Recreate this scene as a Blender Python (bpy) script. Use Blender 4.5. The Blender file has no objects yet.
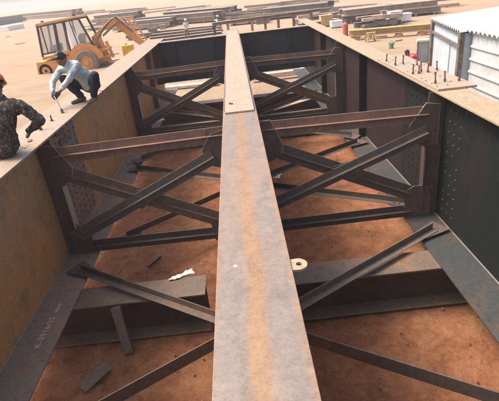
import bpy, bmesh, math, random
from mathutils import Vector, Matrix, noise
random.seed(7)
R_ = math.radians
scene = bpy.context.scene
COL = scene.collection

# ------------------------------------------------------------ camera, sky, sun, exposure
S = 1.6                       # metres per layout unit (camera stands 1 unit above the girder tops)
G = -2.63                     # ground, layout units below the camera
def W(x, y, z): return Vector((x*S, y*S, (z-G)*S))
FPX, CX, CY = 448.52, 249.5, 203.5
CR = Vector((0.99370558, -0.04286777, -0.10349674))
CU = Vector((0.11178336, 0.43988161, 0.89107163))
CF = Vector((-0.00732806, 0.89703206, -0.44190471))
def ray(u, v): return CF + CR*((u-CX)/FPX) - CU*((v-CY)/FPX)
def at_z(u, v, z=G):
    d = ray(u, v); t = z/d.z; return W(d.x*t, d.y*t, z)
def at_y(u, v, y):
    d = ray(u, v); t = y/d.y; return W(d.x*t, y, d.z*t)

cam_d = bpy.data.cameras.new('camera'); cam = bpy.data.objects.new('camera', cam_d); COL.objects.link(cam)
cam_d.sensor_width = 36; cam_d.lens = FPX/499*36; cam_d.shift_y = 3/499
cam_d.clip_start = .05; cam_d.clip_end = 3000
m = Matrix((CR, CU, -CF)).transposed().to_4x4(); m.translation = W(0, 0, 0); cam.matrix_world = m
scene.camera = cam

SUN_EL, SUN_AZ = 57, -78       # azimuth measured from +Y towards +X
world = bpy.data.worlds.new('World'); scene.world = world; world.use_nodes = True
wn = world.node_tree; bg = wn.nodes['Background']
sky = wn.nodes.new('ShaderNodeTexSky'); sky.sky_type = 'NISHITA'; sky.sun_disc = False
sky.sun_elevation = R_(SUN_EL); sky.sun_rotation = R_(SUN_AZ)
sky.dust_density = 5.5; sky.air_density = .6; sky.ozone_density = .6
wn.links.new(sky.outputs[0], bg.inputs[0]); bg.inputs[1].default_value = .15
sd = bpy.data.lights.new('sun', 'SUN'); sun = bpy.data.objects.new('sun', sd); COL.objects.link(sun)
sd.energy = 1.75; sd.angle = R_(20); sd.color = (1, .88, .73)
dv = Vector((math.sin(R_(SUN_AZ))*math.cos(R_(SUN_EL)), math.cos(R_(SUN_AZ))*math.cos(R_(SUN_EL)), math.sin(R_(SUN_EL))))
sun.rotation_euler = dv.to_track_quat('Z', 'Y').to_euler()
vs = scene.view_settings; vs.view_transform = 'Standard'; vs.look = 'None'; vs.gamma = 1; vs.use_curve_mapping = False
vs.exposure = 1.3

# ------------------------------------------------------------ materials
def new_mat(name):
    mt = bpy.data.materials.new(name); mt.use_nodes = True
    return mt, mt.node_tree, mt.node_tree.nodes['Principled BSDF']
def coords(nt, scale=(1, 1, 1), kind='Object'):
    tc = nt.nodes.new('ShaderNodeTexCoord'); mp = nt.nodes.new('ShaderNodeMapping')
    mp.inputs['Scale'].default_value = scale
    nt.links.new(tc.outputs[kind], mp.inputs[0]); return mp.outputs[0]
def nz(nt, vec, scale, detail=6, rough=.6, dist=0):
    n = nt.nodes.new('ShaderNodeTexNoise'); n.inputs['Scale'].default_value = scale
    n.inputs['Detail'].default_value = detail; n.inputs['Roughness'].default_value = rough
    n.inputs['Distortion'].default_value = dist
    nt.links.new(vec, n.inputs['Vector']); return n.outputs['Fac']
def ramp(nt, fac, stops):
    r = nt.nodes.new('ShaderNodeValToRGB'); e = r.color_ramp.elements
    while len(e) < len(stops): e.new(.5)
    for k, (p_, c) in enumerate(stops):
        e[k].position = p_; e[k].color = tuple(c) + (1,) if len(c) == 3 else c
    nt.links.new(fac, r.inputs[0]); return r.outputs[0]
def mix(nt, f, a, b, mode='MIX'):
    x = nt.nodes.new('ShaderNodeMix'); x.data_type = 'RGBA'; x.blend_type = mode
    for v, i in ((f, 0), (a, 6), (b, 7)):
        if hasattr(v, 'links'): nt.links.new(v, x.inputs[i])
        elif i == 0: x.inputs[0].default_value = v
        else: x.inputs[i].default_value = tuple(v) + (1,)
    return x.outputs[2]
def bump(nt, bs, h, strength=.3, dist=.01):
    b = nt.nodes.new('ShaderNodeBump'); b.inputs['Strength'].default_value = strength
    b.inputs['Distance'].default_value = dist
    nt.links.new(h, b.inputs['Height']); nt.links.new(b.outputs[0], bs.inputs['Normal'])
def steel(name, base, rust, dark, lo=.45, hi=.62, rough=.6, metal=0., streak=(1, 1, 1), scale=2.2, speck=.5, bmp=.25, pale=None, edge=None):
    """Mill-scaled, weathered steel: base tone, rust patches and dark blotches."""
    mt, nt, bs = new_mat(name)
    v = coords(nt, streak)
    big = nz(nt, v, scale, 8, .62, .6); med = nz(nt, v, scale*5, 6, .7); fine = nz(nt, coords(nt), 70, 4, .7)
    c = mix(nt, ramp(nt, big, [(lo, (0, 0, 0)), (hi, (1, 1, 1))]), base, rust)
    c = mix(nt, ramp(nt, med, [(.52, (0, 0, 0)), (.75, (.75, .75, .75))]), c, dark)
    if pale:
        w2 = nz(nt, coords(nt, (1, 1, 1)), scale*3.1, 9, .75, 1.5)
        c = mix(nt, ramp(nt, w2, [(.58, (0, 0, 0)), (.72, (.6, .6, .6))]), c, pale)
    c = mix(nt, speck, c, ramp(nt, mix(nt, .5, fine, nz(nt, coords(nt), 19, 5, .75)), [(.34, (.45, .45, .45)), (.5, (1, 1, 1)), (.68, (1.4, 1.4, 1.4))]), 'MULTIPLY')
    if edge:
        bv = nt.nodes.new('ShaderNodeBevel'); bv.samples = 3; bv.inputs['Radius'].default_value = .009
        ge = nt.nodes.new('ShaderNodeNewGeometry'); dp = nt.nodes.new('ShaderNodeVectorMath'); dp.operation = 'DOT_PRODUCT'
        nt.links.new(bv.outputs[0], dp.inputs[0]); nt.links.new(ge.outputs['Normal'], dp.inputs[1])
        em = ramp(nt, dp.outputs['Value'], [(.80, (1, 1, 1)), (.985, (0, 0, 0))])
        em2 = mix(nt, 1, em, ramp(nt, med, [(.35, (.15, .15, .15)), (.6, (.85, .85, .85))]), 'MULTIPLY')
        c = mix(nt, em2, c, edge)
    nt.links.new(c, bs.inputs['Base Color'])
    nt.links.new(ramp(nt, med, [(.3, (rough-.14,)*3), (.7, (rough+.14,)*3)]), bs.inputs['Roughness'])
    bs.inputs['Metallic'].default_value = metal
    ad = nt.nodes.new('ShaderNodeMath'); nt.links.new(fine, ad.inputs[0]); nt.links.new(med, ad.inputs[1])
    bump(nt, bs, ad.outputs[0], bmp, .004)
    return mt
def plain(name, c, rough=.7, var=.25, scale=8, metal=0, dust=0):
    mt, nt, bs = new_mat(name); v = coords(nt)
    f = nz(nt, v, scale, 6, .65)
    k = ramp(nt, f, [(.3, tuple(x*(1-var) for x in c)), (.7, tuple(min(1, x*(1+var)) for x in c))])
    if dust:
        g1 = nz(nt, coords(nt), 2.6, 9, .78, 1.2); g2 = nz(nt, coords(nt), 13, 7, .75)
        k = mix(nt, ramp(nt, g1, [(.42, (0, 0, 0)), (.64, (dust,)*3)]), k, (.36, .25, .17))
        k = mix(nt, ramp(nt, g2, [(.6, (0, 0, 0)), (.72, (dust*.9,)*3)]), k, (.11, .065, .04))
    nt.links.new(k, bs.inputs['Base Color']); bs.inputs['Roughness'].default_value = rough
    bs.inputs['Metallic'].default_value = metal
    bump(nt, bs, f, .15, .01)
    return mt
M = {}
M['web_rust'] = steel('orange rusted web plate', (.47, .275, .125), (.62, .29, .085), (.19, .12, .07), .36, .58, .75, streak=(1, 1.0, .75), scale=.75, speck=.55, pale=(.34, .29, .22))
M['web_dark'] = steel('dark mill scale web', (.011, .0145, .0145), (.022, .0165, .0135), (.006, .0075, .0075), .48, .7, .65, scale=.9, streak=(1, 1, .5), speck=.6, pale=(.026, .031, .031))
M['web_plum'] = steel('plum brown web plate', (.029, .0155, .0165), (.02, .0145, .0145), (.018, .015, .016), .45, .7, .65, scale=.9, streak=(1, 1, .4), speck=.6, pale=(.04, .03, .031))
M['end_dark'] = steel('slate grey web plate', (.038, .041, .042), (.055, .042, .034), (.022, .024, .025), .5, .7, .6, scale=1, streak=(1, 1, .5), speck=.6, pale=(.08, .08, .075))
M['frame_brown'] = steel('brown mill steel angles', (.135, .092, .070), (.20, .115, .068), (.065, .048, .040), .42, .62, .55, scale=3, speck=.7, pale=(.24, .19, .155), edge=(.34, .27, .21))
M['frame_red'] = steel('red brown steel angles', (.20, .115, .082), (.27, .14, .08), (.09, .06, .048), .42, .62, .6, scale=3, speck=.7, pale=(.31, .22, .17), edge=(.42, .32, .25))
M['frame_grey'] = steel('olive grey steel angles', (.115, .10, .085), (.165, .11, .075), (.055, .048, .043), .45, .68, .5, scale=3, speck=.7, pale=(.22, .195, .165), edge=(.32, .28, .23))
M['brace_dark'] = steel('dark brace steel', (.075, .062, .054), (.13, .078, .052), (.036, .031, .028), .45, .68, .5, scale=3, speck=.7, pale=(.14, .12, .10), edge=(.24, .2, .165))
M['cut_edge'] = steel('bright cut edge', (.45, .38, .31), (.36, .24, .16), (.2, .14, .1), .5, .7, .6, scale=9)
M['gusset'] = steel('brown grey gusset plate', (.105, .072, .064), (.16, .09, .06), (.055, .042, .038), .5, .7, .6, scale=3, speck=.7, pale=(.17, .14, .12), edge=(.36, .29, .23))
M['bot_flange'] = steel('grey brown lower flange', (.25, .19, .145), (.34, .20, .11), (.13, .10, .08), .46, .66, .6, scale=2.6, speck=.7, pale=(.34, .29, .235), edge=(.42, .34, .26))
M['bot_blue'] = steel('blue grey lower flange', (.045, .049, .050), (.09, .062, .042), (.024, .026, .026), .47, .72, .6, scale=2.2, speck=.7, pale=(.078, .078, .073))
M['beam'] = steel('brown support beam flange', (.135, .098, .072), (.21, .12, .07), (.065, .048, .038), .45, .66, .6, scale=2.4, speck=.7, pale=(.22, .18, .14), edge=(.3, .24, .19))
M['beam_web'] = steel('rust beam web with painted shade', (.045, .026, .021), (.075, .036, .024), (.025, .017, .015), .45, .66, .7, scale=2.4, speck=.6)  # rust colour with the recess shade between the flanges painted in
M['top_left'] = steel('tan upper flange', (.27, .215, .155), (.30, .195, .11), (.15, .11, .078), .46, .70, .6, scale=2.0, speck=.75, pale=(.35, .31, .25), edge=(.42, .35, .27))
M['top_right'] = steel('pinkish buff upper flange', (.31, .24, .16), (.33, .22, .12), (.18, .13, .085), .46, .7, .6, scale=2.0, speck=.75, pale=(.38, .32, .25), edge=(.44, .35, .26))
M['splice'] = steel('pale buff splice plate', (.31, .245, .18), (.34, .225, .135), (.18, .13, .095), .48, .72, .6, scale=3, speck=.75, edge=(.5, .42, .33))
M['weld'] = steel('weld bead', (.15, .14, .125), (.14, .10, .07), (.12, .1, .09), .5, .7, .45, scale=12)
M['bolt'] = steel('rusty bolt steel', (.12, .07, .045), (.2, .1, .05), (.05, .035, .03), .45, .65, .5, scale=20)
M['bolt_light'] = steel('worn bolt heads', (.09, .085, .078), (.12, .08, .055), (.08, .07, .06), .5, .7, .45, scale=20)
M['chalk'] = plain('faded paint marker', (.68, .64, .57), .9, .35, 60)
# centre flange: grey mill scale with a rust stripe down the middle and along both edges
def centre_mat():
    mt, nt, bs = new_mat('grey upper flange with rust stripe')
    tc = nt.nodes.new('ShaderNodeTexCoord'); sx = nt.nodes.new('ShaderNodeSeparateXYZ'); nt.links.new(tc.outputs['Object'], sx.inputs[0])
    wv = nz(nt, coords(nt, (1, 1, 1)), 1.1, 4, .55); fine = nz(nt, coords(nt), 75, 4, .7); med = nz(nt, coords(nt, (1, .5, 1)), 7, 8, .72, .8)
    big = nz(nt, coords(nt, (1, .4, 1)), 2.3, 5, .6)
    a = nt.nodes.new('ShaderNodeMath'); a.operation = 'MULTIPLY_ADD'; nt.links.new(wv, a.inputs[0]); a.inputs[1].default_value = .07; nt.links.new(sx.outputs[0], a.inputs[2])
    a2 = nt.nodes.new('ShaderNodeMath'); a2.operation = 'MULTIPLY_ADD'; nt.links.new(med, a2.inputs[0]); a2.inputs[1].default_value = .11; nt.links.new(a.outputs[0], a2.inputs[2])
    a3 = nt.nodes.new('ShaderNodeMath'); a3.operation = 'MULTIPLY_ADD'; nt.links.new(nz(nt, coords(nt, (1, .45, 1)), 34, 6, .8, .4), a3.inputs[0]); a3.inputs[1].default_value = .12; nt.links.new(a2.outputs[0], a3.inputs[2])
    off = nt.nodes.new('ShaderNodeMath'); off.operation = 'ADD'; nt.links.new(a3.outputs[0], off.inputs[0]); off.inputs[1].default_value = -.145+.0384
    ab = nt.nodes.new('ShaderNodeMath'); ab.operation = 'ABSOLUTE'; nt.links.new(off.outputs[0], ab.inputs[0])
    stripe = ramp(nt, ab.outputs[0], [(.035, (.95, .95, .95)), (.055, (.3, .3, .3)), (.10, (0, 0, 0)), (.195, (0, 0, 0)), (.235, (.8, .8, .8))])
    c = ramp(nt, med, [(.3, (.135, .112, .097)), (.55, (.18, .15, .13)), (.75, (.22, .18, .15))])
    pk = mix(nt, ramp(nt, big, [(.45, (0, 0, 0)), (.7, (.55, .55, .55))]), c, (.24, .155, .10))
    rust = ramp(nt, med, [(.3, (.20, .118, .065)), (.6, (.25, .155, .085)), (.8, (.155, .09, .052))])
    c = mix(nt, stripe, pk, rust)
    sc = nz(nt, coords(nt, (9, .5, 1)), 6, 6, .7, .3)
    c = mix(nt, ramp(nt, sc, [(.60, (0, 0, 0)), (.72, (.4, .4, .4))]), c, (.2, .12, .075))
    blo = nz(nt, coords(nt, (1, .8, 1)), 13, 7, .8, .6)
    c = mix(nt, ramp(nt, blo, [(.60, (0, 0, 0)), (.70, (.55, .55, .55))]), c, (.30, .175, .09))
    c = mix(nt, .7, c, ramp(nt, mix(nt, .5, fine, nz(nt, coords(nt), 24, 5, .75)), [(.34, (.55, .55, .55)), (.5, (1, 1, 1)), (.68, (1.3, 1.3, 1.3))]), 'MULTIPLY')
    nt.links.new(c, bs.inputs['Base Color']); nt.links.new(ramp(nt, med, [(.3, (.48,)*3), (.7, (.72,)*3)]), bs.inputs['Roughness'])
    bump(nt, bs, fine, .2, .003); return mt
M['top_centre'] = centre_mat()
for k_, v_ in (('web_dark', .18), ('web_plum', .18), ('bot_blue', .3), ('end_dark', .25)): M[k_].node_tree.nodes['Principled BSDF'].inputs['Specular IOR Level'].default_value = v_
def soil_mat():
    mt, nt, bs = new_mat('soil'); v = coords(nt)
    sx = nt.nodes.new('ShaderNodeSeparateXYZ'); nt.links.new(v, sx.inputs[0])
    big = nz(nt, v, .5, 6, .6, .4); med = nz(nt, v, 4.5, 10, .68, .5); fine = nz(nt, v, 55, 6, .75); huge = nz(nt, v, .07, 5, .6)
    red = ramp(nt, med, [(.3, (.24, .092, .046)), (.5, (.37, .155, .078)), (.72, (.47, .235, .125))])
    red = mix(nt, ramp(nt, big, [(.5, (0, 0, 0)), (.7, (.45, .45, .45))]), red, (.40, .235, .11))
    st = nz(nt, coords(nt, (.35, 1, 1)), .6, 9, .7, 1.2)
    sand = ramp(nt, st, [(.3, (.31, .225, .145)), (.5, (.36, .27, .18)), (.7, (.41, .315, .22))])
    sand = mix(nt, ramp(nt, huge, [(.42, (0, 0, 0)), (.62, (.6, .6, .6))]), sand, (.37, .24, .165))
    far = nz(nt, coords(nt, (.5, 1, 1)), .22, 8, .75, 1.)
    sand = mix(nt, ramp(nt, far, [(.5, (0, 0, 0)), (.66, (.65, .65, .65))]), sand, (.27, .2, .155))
    # redder soil between the girders, shade and warm bounce coloured in; pale sand outside
    def mth(op, a, b=None, c=None):
        n = nt.nodes.new('ShaderNodeMath'); n.operation = op
        for i, q in enumerate((a, b, c)):
            if q is None: continue
            if hasattr(q, 'links'): nt.links.new(q, n.inputs[i])
            else: n.inputs[i].default_value = q
        return n.outputs[0]
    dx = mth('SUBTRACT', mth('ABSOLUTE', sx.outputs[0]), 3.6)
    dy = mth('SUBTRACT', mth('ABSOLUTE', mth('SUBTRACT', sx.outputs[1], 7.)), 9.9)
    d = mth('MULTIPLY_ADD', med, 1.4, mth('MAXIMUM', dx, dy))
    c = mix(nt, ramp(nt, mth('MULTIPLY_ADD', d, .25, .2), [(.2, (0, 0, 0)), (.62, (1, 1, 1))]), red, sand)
    spk = nz(nt, v, 28, 5, .8)
    c = mix(nt, ramp(nt, spk, [(.58, (0, 0, 0)), (.66, (.6, .6, .6))]), c, (.13, .06, .035))
    c = mix(nt, .8, c, ramp(nt, mix(nt, .5, fine, nz(nt, v, 16, 6, .8)), [(.36, (.5, .5, .5)), (.5, (1, 1, 1)), (.66, (1.4, 1.4, 1.4))]), 'MULTIPLY')
    nt.links.new(c, bs.inputs['Base Color']); bs.inputs['Roughness'].default_value = .95; bs.inputs['Specular IOR Level'].default_value = .15
    bump(nt, bs, mth('ADD', fine, mth('MULTIPLY', med, 2.5)), .9, .03); return mt
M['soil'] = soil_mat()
M['stone'] = plain('soil clods', (.24, .12, .07), .95, .4, 20)
M['orange'] = plain('orange machine paint', (.64, .26, .045), .55, .2, 3, dust=.4)
M['orange_l'] = plain('faded orange paint', (.62, .28, .10), .6, .2, 3, dust=.45)
M['yellow'] = plain('yellow paint', (.72, .45, .05), .5, .2, 4)
M['mustard'] = plain('mustard yellow steel', (.48, .31, .10), .6, .3, 2, dust=.6)
M['black'] = plain('black cab frame', (.03, .035, .035), .4, .3, 6)
M['rubber'] = plain('dusty tyre rubber', (.2, .15, .11), .9, .3, 5)
M['greysteel'] = plain('grey yard steel', (.24, .21, .185), .75, .35, 2, dust=.5)
M['brownsteel'] = plain('brown yard steel', (.24, .165, .12), .75, .35, 2, dust=.5)
M['pinksteel'] = plain('pink yard steel', (.42, .31, .24), .75, .35, 2, dust=.5)
M['darksteel'] = plain('dark yard steel', (.09, .08, .075), .75, .35, 2, dust=.5)
M['white'] = plain('white sheet', (.78, .77, .73), .6, .08, 3)
M['tin'] = plain('galvanised white sheet', (.50, .52, .51), .5, .12, 2.5, dust=.25)
M['roof_tin'] = plain('dusty roof sheet', (.46, .45, .42), .6, .2, 6, dust=.4)
M['bluetin'] = plain('pale blue grey sheet', (.46, .53, .57), .5, .12, 1.2, dust=.2)
M['greentin'] = plain('grey green sheet', (.3, .34, .31), .6, .2, 3)
M['green'] = plain('green paint', (.10, .21, .12), .7, .2, 5)
M['red'] = plain('red paint', (.33, .08, .07), .7, .25, 5)
M['timber'] = plain('pale timber', (.55, .42, .3), .8, .25, 6)
M['skin'] = plain('brown skin', (.20, .105, .065), .55, .12, 12)
M['hair'] = plain('black hair', (.012, .01, .01), .6, .4, 60)
M['navy'] = plain('dark navy cloth', (.02, .024, .038), .9, .45, 18)
M['shirt'] = plain('pale grey green shirt', (.40, .44, .42), .9, .22, 70)
M['sleeve'] = plain('blue grey cloth', (.2, .26, .33), .9, .25, 10)
M['glove'] = plain('dark grey gloves', (.06, .06, .07), .9, .3, 20)
M['pale_cloth'] = plain('pale cloth', (.62, .52, .47), .9, .15, 10)
M['pink_cloth'] = plain('dusty red cloth', (.40, .07, .10), .9, .35, 14)
M['teal_cloth'] = plain('pale teal cloth', (.38, .46, .44), .9, .2, 14)
M['cap_orange'] = plain('orange red helmet', (.62, .10, .05), .4, .1, 6)
M['rag'] = plain('white rag', (.72, .68, .63), .95, .15, 20)
def camo():
    mt, nt, bs = new_mat('camouflage cloth'); v = coords(nt)
    a = nz(nt, v, 16, 3, .5, 1.2); b = nz(nt, coords(nt, (1.3, 1, 1)), 24, 2, .5, 1.5)
    c = ramp(nt, a, [(.40, (.018, .02, .018)), (.46, (.05, .048, .04)), (.53, (.09, .065, .045)), (.62, (.03, .03, .026))])
    c = mix(nt, ramp(nt, b, [(.60, (0, 0, 0)), (.63, (1, 1, 1))]), c, (.22, .19, .16))
    nt.links.new(c, bs.inputs['Base Color']); bs.inputs['Roughness'].default_value = .95; bump(nt, bs, nz(nt, v, 9, 4, .6), .6, .03); return mt
M['camo'] = camo()
def glass():
    mt, nt, bs = new_mat('dusty cab glass')
    bs.inputs['Base Color'].default_value = (.45, .48, .46, 1); bs.inputs['Roughness'].default_value = .15; bs.inputs['Alpha'].default_value = .35
    return mt
M['glass'] = glass()

# ------------------------------------------------------------ object helpers
def new_obj(name, bm, mat, parent=None, bevel=0, smooth=False):
    me = bpy.data.meshes.new(name)
    if isinstance(bm, bmesh.types.BMesh):
        bmesh.ops.recalc_face_normals(bm, faces=bm.faces); bm.to_mesh(me); bm.free()
    else: me = bm
    o = bpy.data.objects.new(name, me); COL.objects.link(o)
    me.materials.clear(); me.materials.append(M[mat] if isinstance(mat, str) else mat)
    if parent: o.parent = parent; o.matrix_parent_inverse = parent.matrix_basis.inverted()
    if smooth:
        for p_ in me.polygons: p_.use_smooth = True
    if bevel:
        b = o.modifiers.new('bevel', 'BEVEL'); b.width = bevel; b.segments = 2; b.limit_method = 'ANGLE'
    return o
def tag(o, label=None, cat=None, group=None, kind=None):
    if label: o['label'] = label
    if cat: o['category'] = cat
    if group: o['group'] = group
    if kind: o['kind'] = kind
    return o
def thing(name, loc, label, cat, group=None):
    o = bpy.data.objects.new(name, None); COL.objects.link(o); o.location = loc; o.empty_display_size = .2
    return tag(o, label, cat, group)
def prism(bm, poly, A, B, up):
    """Extrude polygon (a along side, b along up) from A to B."""
    A, B, up = Vector(A), Vector(B), Vector(up); d = (B-A).normalized(); side = d.cross(up).normalized(); u2 = side.cross(d).normalized()
    v0 = [bm.verts.new(A+side*a+u2*b) for a, b in poly]; v1 = [bm.verts.new(B+side*a+u2*b) for a, b in poly]
    n = len(poly)
    bm.faces.new(v0[::-1]); bm.faces.new(v1)
    for i in range(n): bm.faces.new((v0[i], v0[(i+1) % n], v1[(i+1) % n], v1[i]))
def box(bm, lo, hi, mat=None):
    lo, hi = Vector(lo), Vector(hi); c = (lo+hi)/2; s = hi-lo
    mt = Matrix.Translation(c) @ Matrix.Diagonal((abs(s.x), abs(s.y), abs(s.z), 1))
    bmesh.ops.create_cube(bm, size=1, matrix=(mat @ mt) if mat else mt)
def ubox(bm, x0, x1, y0, y1, z0, z1): box(bm, W(x0, y0, z0), W(x1, y1, z1))
def bar(bm, A, B, w, h, up=(0, 0, 1)): prism(bm, [(-w/2, -h/2), (w/2, -h/2), (w/2, h/2), (-w/2, h/2)], A, B, up)
def cyl(bm, A, B, r, n=16, r2=None):
    A, B = Vector(A), Vector(B); d = B-A
    q = d.to_track_quat('Z', 'Y').to_matrix().to_4x4(); q.translation = (A+B)/2
    bmesh.ops.create_cone(bm, cap_ends=True, segments=n, radius1=r, radius2=r if r2 is None else r2, depth=d.length, matrix=q)
def ibar(bm, A, B, w, h, tf, tw, up=(0, 0, 1)):
    a, b, t, s = w/2, h/2, tf, tw/2
    prism(bm, [(-a, -b), (a, -b), (a, -b+t), (s, -b+t), (s, b-t), (a, b-t), (a, b), (-a, b), (-a, b-t), (-s, b-t), (-s, -b+t), (-a, -b+t)], A, B, up)
def plate_poly(bm, pts, thick):
    """Flat plate from a closed list of world points, thickened along its normal."""
    n = (pts[1]-pts[0]).cross(pts[2]-pts[0]).normalized()*thick/2
    v0 = [bm.verts.new(q-n) for q in pts]; v1 = [bm.verts.new(q+n) for q in pts]; k = len(pts)
    bm.faces.new(v0[::-1]); bm.faces.new(v1)
    for i in range(k): bm.faces.new((v0[i], v0[(i+1) % k], v1[(i+1) % k], v1[i]))
_bm_cache = {}
def bolts(parent, pts, nrm, r, h, mat='bolt', name='bolt'):
    """Hexagon bolt heads, each an object of its own, sharing one mesh."""
    key = (round(r, 4), round(h, 4), tuple(nrm), mat)
    if key not in _bm_cache:
        b = bmesh.new(); cyl(b, Vector((0, 0, 0)), Vector(nrm)*h, r, 6)
        me = bpy.data.meshes.new(name); bmesh.ops.recalc_face_normals(b, faces=b.faces); b.to_mesh(me); b.free(); me.materials.append(M[mat]); _bm_cache[key] = me
    inv = Matrix.Identity(4)
    q = parent
    while q: inv = inv @ Matrix.Identity(4); off = q.matrix_basis.translation if q.parent is None else None; root = q; q = q.parent
    for p_ in pts:
        o = bpy.data.objects.new(name, _bm_cache[key]); COL.objects.link(o); o.parent = parent
        if parent.parent is None: o.matrix_parent_inverse = parent.matrix_basis.inverted()
        o.location = p_
def sweep(bm, pts, w, h, up):
    """Rectangular section swept along a bent line as one connected strip."""
    rings = []; up = Vector(up)
    for i, p_ in enumerate(pts):
        d = (pts[min(i+1, len(pts)-1)]-pts[max(i-1, 0)]).normalized(); sd = d.cross(up).normalized(); u2 = sd.cross(d)
        rings.append([bm.verts.new(p_+sd*a*w/2+u2*c*h/2) for a, c in ((-1, -1), (1, -1), (1, 1), (-1, 1))])
    bm.faces.new(rings[0][::-1]); bm.faces.new(rings[-1])
    for a, c in zip(rings, rings[1:]):
        for i in range(4): bm.faces.new((a[i], a[(i+1) % 4], c[(i+1) % 4], c[i]))
def corrug(bm, P0, U, V, nu, amp, per, nv=1):
    """Corrugated sheet from P0 along U and V; ridges run along V."""
    n = U.cross(V).normalized(); L = U.length; k = int(L/per*8); rows = []
    for j in range(nv+1):
        rows.append([bm.verts.new(P0+U*(i/k)+V*(j/nv)+n*amp*math.sin(2*math.pi*L*i/k/per)) for i in range(k+1)])
    for j in range(nv):
        for i in range(k): bm.faces.new((rows[j][i], rows[j][i+1], rows[j+1][i+1], rows[j+1][i]))

def siding(bm, A, U, V_, step, dep, out):
    """Horizontally ribbed sheet: flat courses with a proud rounded rib between them."""
    H = U.length; z = 0; prof = []
    while z < H-.001:
        prof += [(z, 0), (min(H, z+step-.075), 0), (min(H, z+step-.05), dep), (min(H, z+step-.03), dep)]
        z += step
    prof = [q for i, q in enumerate(prof) if i == 0 or q[0] > prof[i-1][0]+1e-4]
    if prof[-1][0] < H: prof.append((H, 0))
    r0 = [bm.verts.new(A+U*(a/H)+out*b_) for a, b_ in prof]; r1 = [bm.verts.new(A+V_+U*(a/H)+out*b_) for a, b_ in prof]
    for i in range(len(prof)-1): bm.faces.new((r0[i], r0[i+1], r1[i+1], r1[i]))
# ------------------------------------------------------------ ground
def axis_steps(a, b, fine, out):
    xs = []; x = a
    while x < b: xs.append(x); x += fine
    r = fine; lo = [a]; hi = [b]
    while hi[-1] < out: r *= 1.35; lo.append(lo[-1]-r); hi.append(hi[-1]+r)
    return lo[:0:-1]+xs+hi
bm = bmesh.new()
xs = axis_steps(-3.8, 3.8, .055, 1400); ys = axis_steps(2., 18, .07, 1400)
grid = []
for y in ys:
    row = []
    for x in xs:
        h = 0
        if abs(x) < 8 and 0 < y < 24:
            k = min(1, (8-abs(x))/3)
            q = Vector((x, y, 0))
            h = k*(.03*noise.fractal(q*1.3, 1, 2, 6)+.022*noise.turbulence(q*4.3, 5, True)-.05)
        row.append(bm.verts.new((x, y, h)))
    grid.append(row)
for j in range(len(ys)-1):
    for i in range(len(xs)-1): bm.faces.new((grid[j][i], grid[j][i+1], grid[j+1][i+1], grid[j+1][i]))
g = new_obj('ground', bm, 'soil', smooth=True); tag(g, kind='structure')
bm = bmesh.new()
for k in range(4200):
    x = random.uniform(-3.4, 3.4); y = random.uniform(2.2, 19); r = .004+.014*random.random()**5
    mt = Matrix.Translation((x, y, -.012+random.uniform(-.004, .008))) @ Matrix.Rotation(random.uniform(0, 6), 4, 'Z') @ Matrix.Diagonal((r*random.uniform(.8, 1.6), r, r*.7, 1))
    vv = bmesh.ops.create_icosphere(bm, subdivisions=1, radius=1, matrix=mt)['verts']
    for v_ in vv: v_.co += Vector([random.uniform(-.35, .35)*r for _ in range(3)])
tag(new_obj('soil_clods', bm, 'stone'), 'small clods and pebbles scattered on the red soil between the girders', 'pebbles', kind='stuff')

# ------------------------------------------------------------ girders
ZT, ZB = -1., -2.218
YN, YF, YE = 3.831, 7.6, 10.52
def bolt_grid(bm, x, sx, ys_, zs_, r=.017, h=.014):
    for y in ys_:
        for z in zs_:
            p_ = W(x, y, z); cyl(bm, p_, p_+Vector((sx*h, 0, 0)), r, 6)
def girder(name, label, x0, x1, xb0, xb1, xw, y0, y1, top, web, bot, inner, zb=ZB):
    """x0..x1 upper flange, xb0..xb1 lower flange, xw web, inner = direction of the bay (+1/-1)."""
    t = thing(name, W(xw, y0, zb), label, 'girder', 'long built-up girders of the bridge frame')
    b = bmesh.new(); ubox(b, x0, x1, y0, y1, ZT-.018, ZT); new_obj('top_flange', b, top, t, .004)
    b = bmesh.new(); ubox(b, xw-.006, xw+.006, y0, y1, zb, ZT-.018); new_obj('web', b, web, t)
    b = bmesh.new(); ubox(b, xb0, xb1, y0, y1, zb-.018, zb); new_obj('bottom_flange', b, bot, t, .004)
    for s in (-1, 1):
        b = bmesh.new(); xx = W(xw+s*.006, 0, 0).x
        prism(b, [(0, 0), (.012*s, 0), (0, .012)], (xx, y0*S, (zb-G)*S), (xx, y1*S, (zb-G)*S), (0, 0, 1))
        new_obj('weld_bead', b, 'weld' if inner < 0 else bot, t)
    return t
LW, RW = -1.862, 1.776
gl = girder('steel_girder', 'left steel girder with orange rusted web and tan top flange', -2.073, -1.655, -2.17, -1.551, LW, -1.5, 11.45, 'top_left', 'web_rust', 'bot_flange', 1)
gr = girder('steel_girder', 'right steel girder with dark web and upright studs on its top flange', 1.655, 1.905, 1.462, 2.09, RW, -1.5, 12.25, 'top_right', 'web_dark', 'bot_blue', -1)
gc = girder('steel_girder', 'centre steel girder with rust striped grey top flange running away from camera', -.170, .122, -.2, .15, -.024, -1.5, 11.57, 'top_centre', 'web_dark', 'bot_flange', 1)
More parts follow.
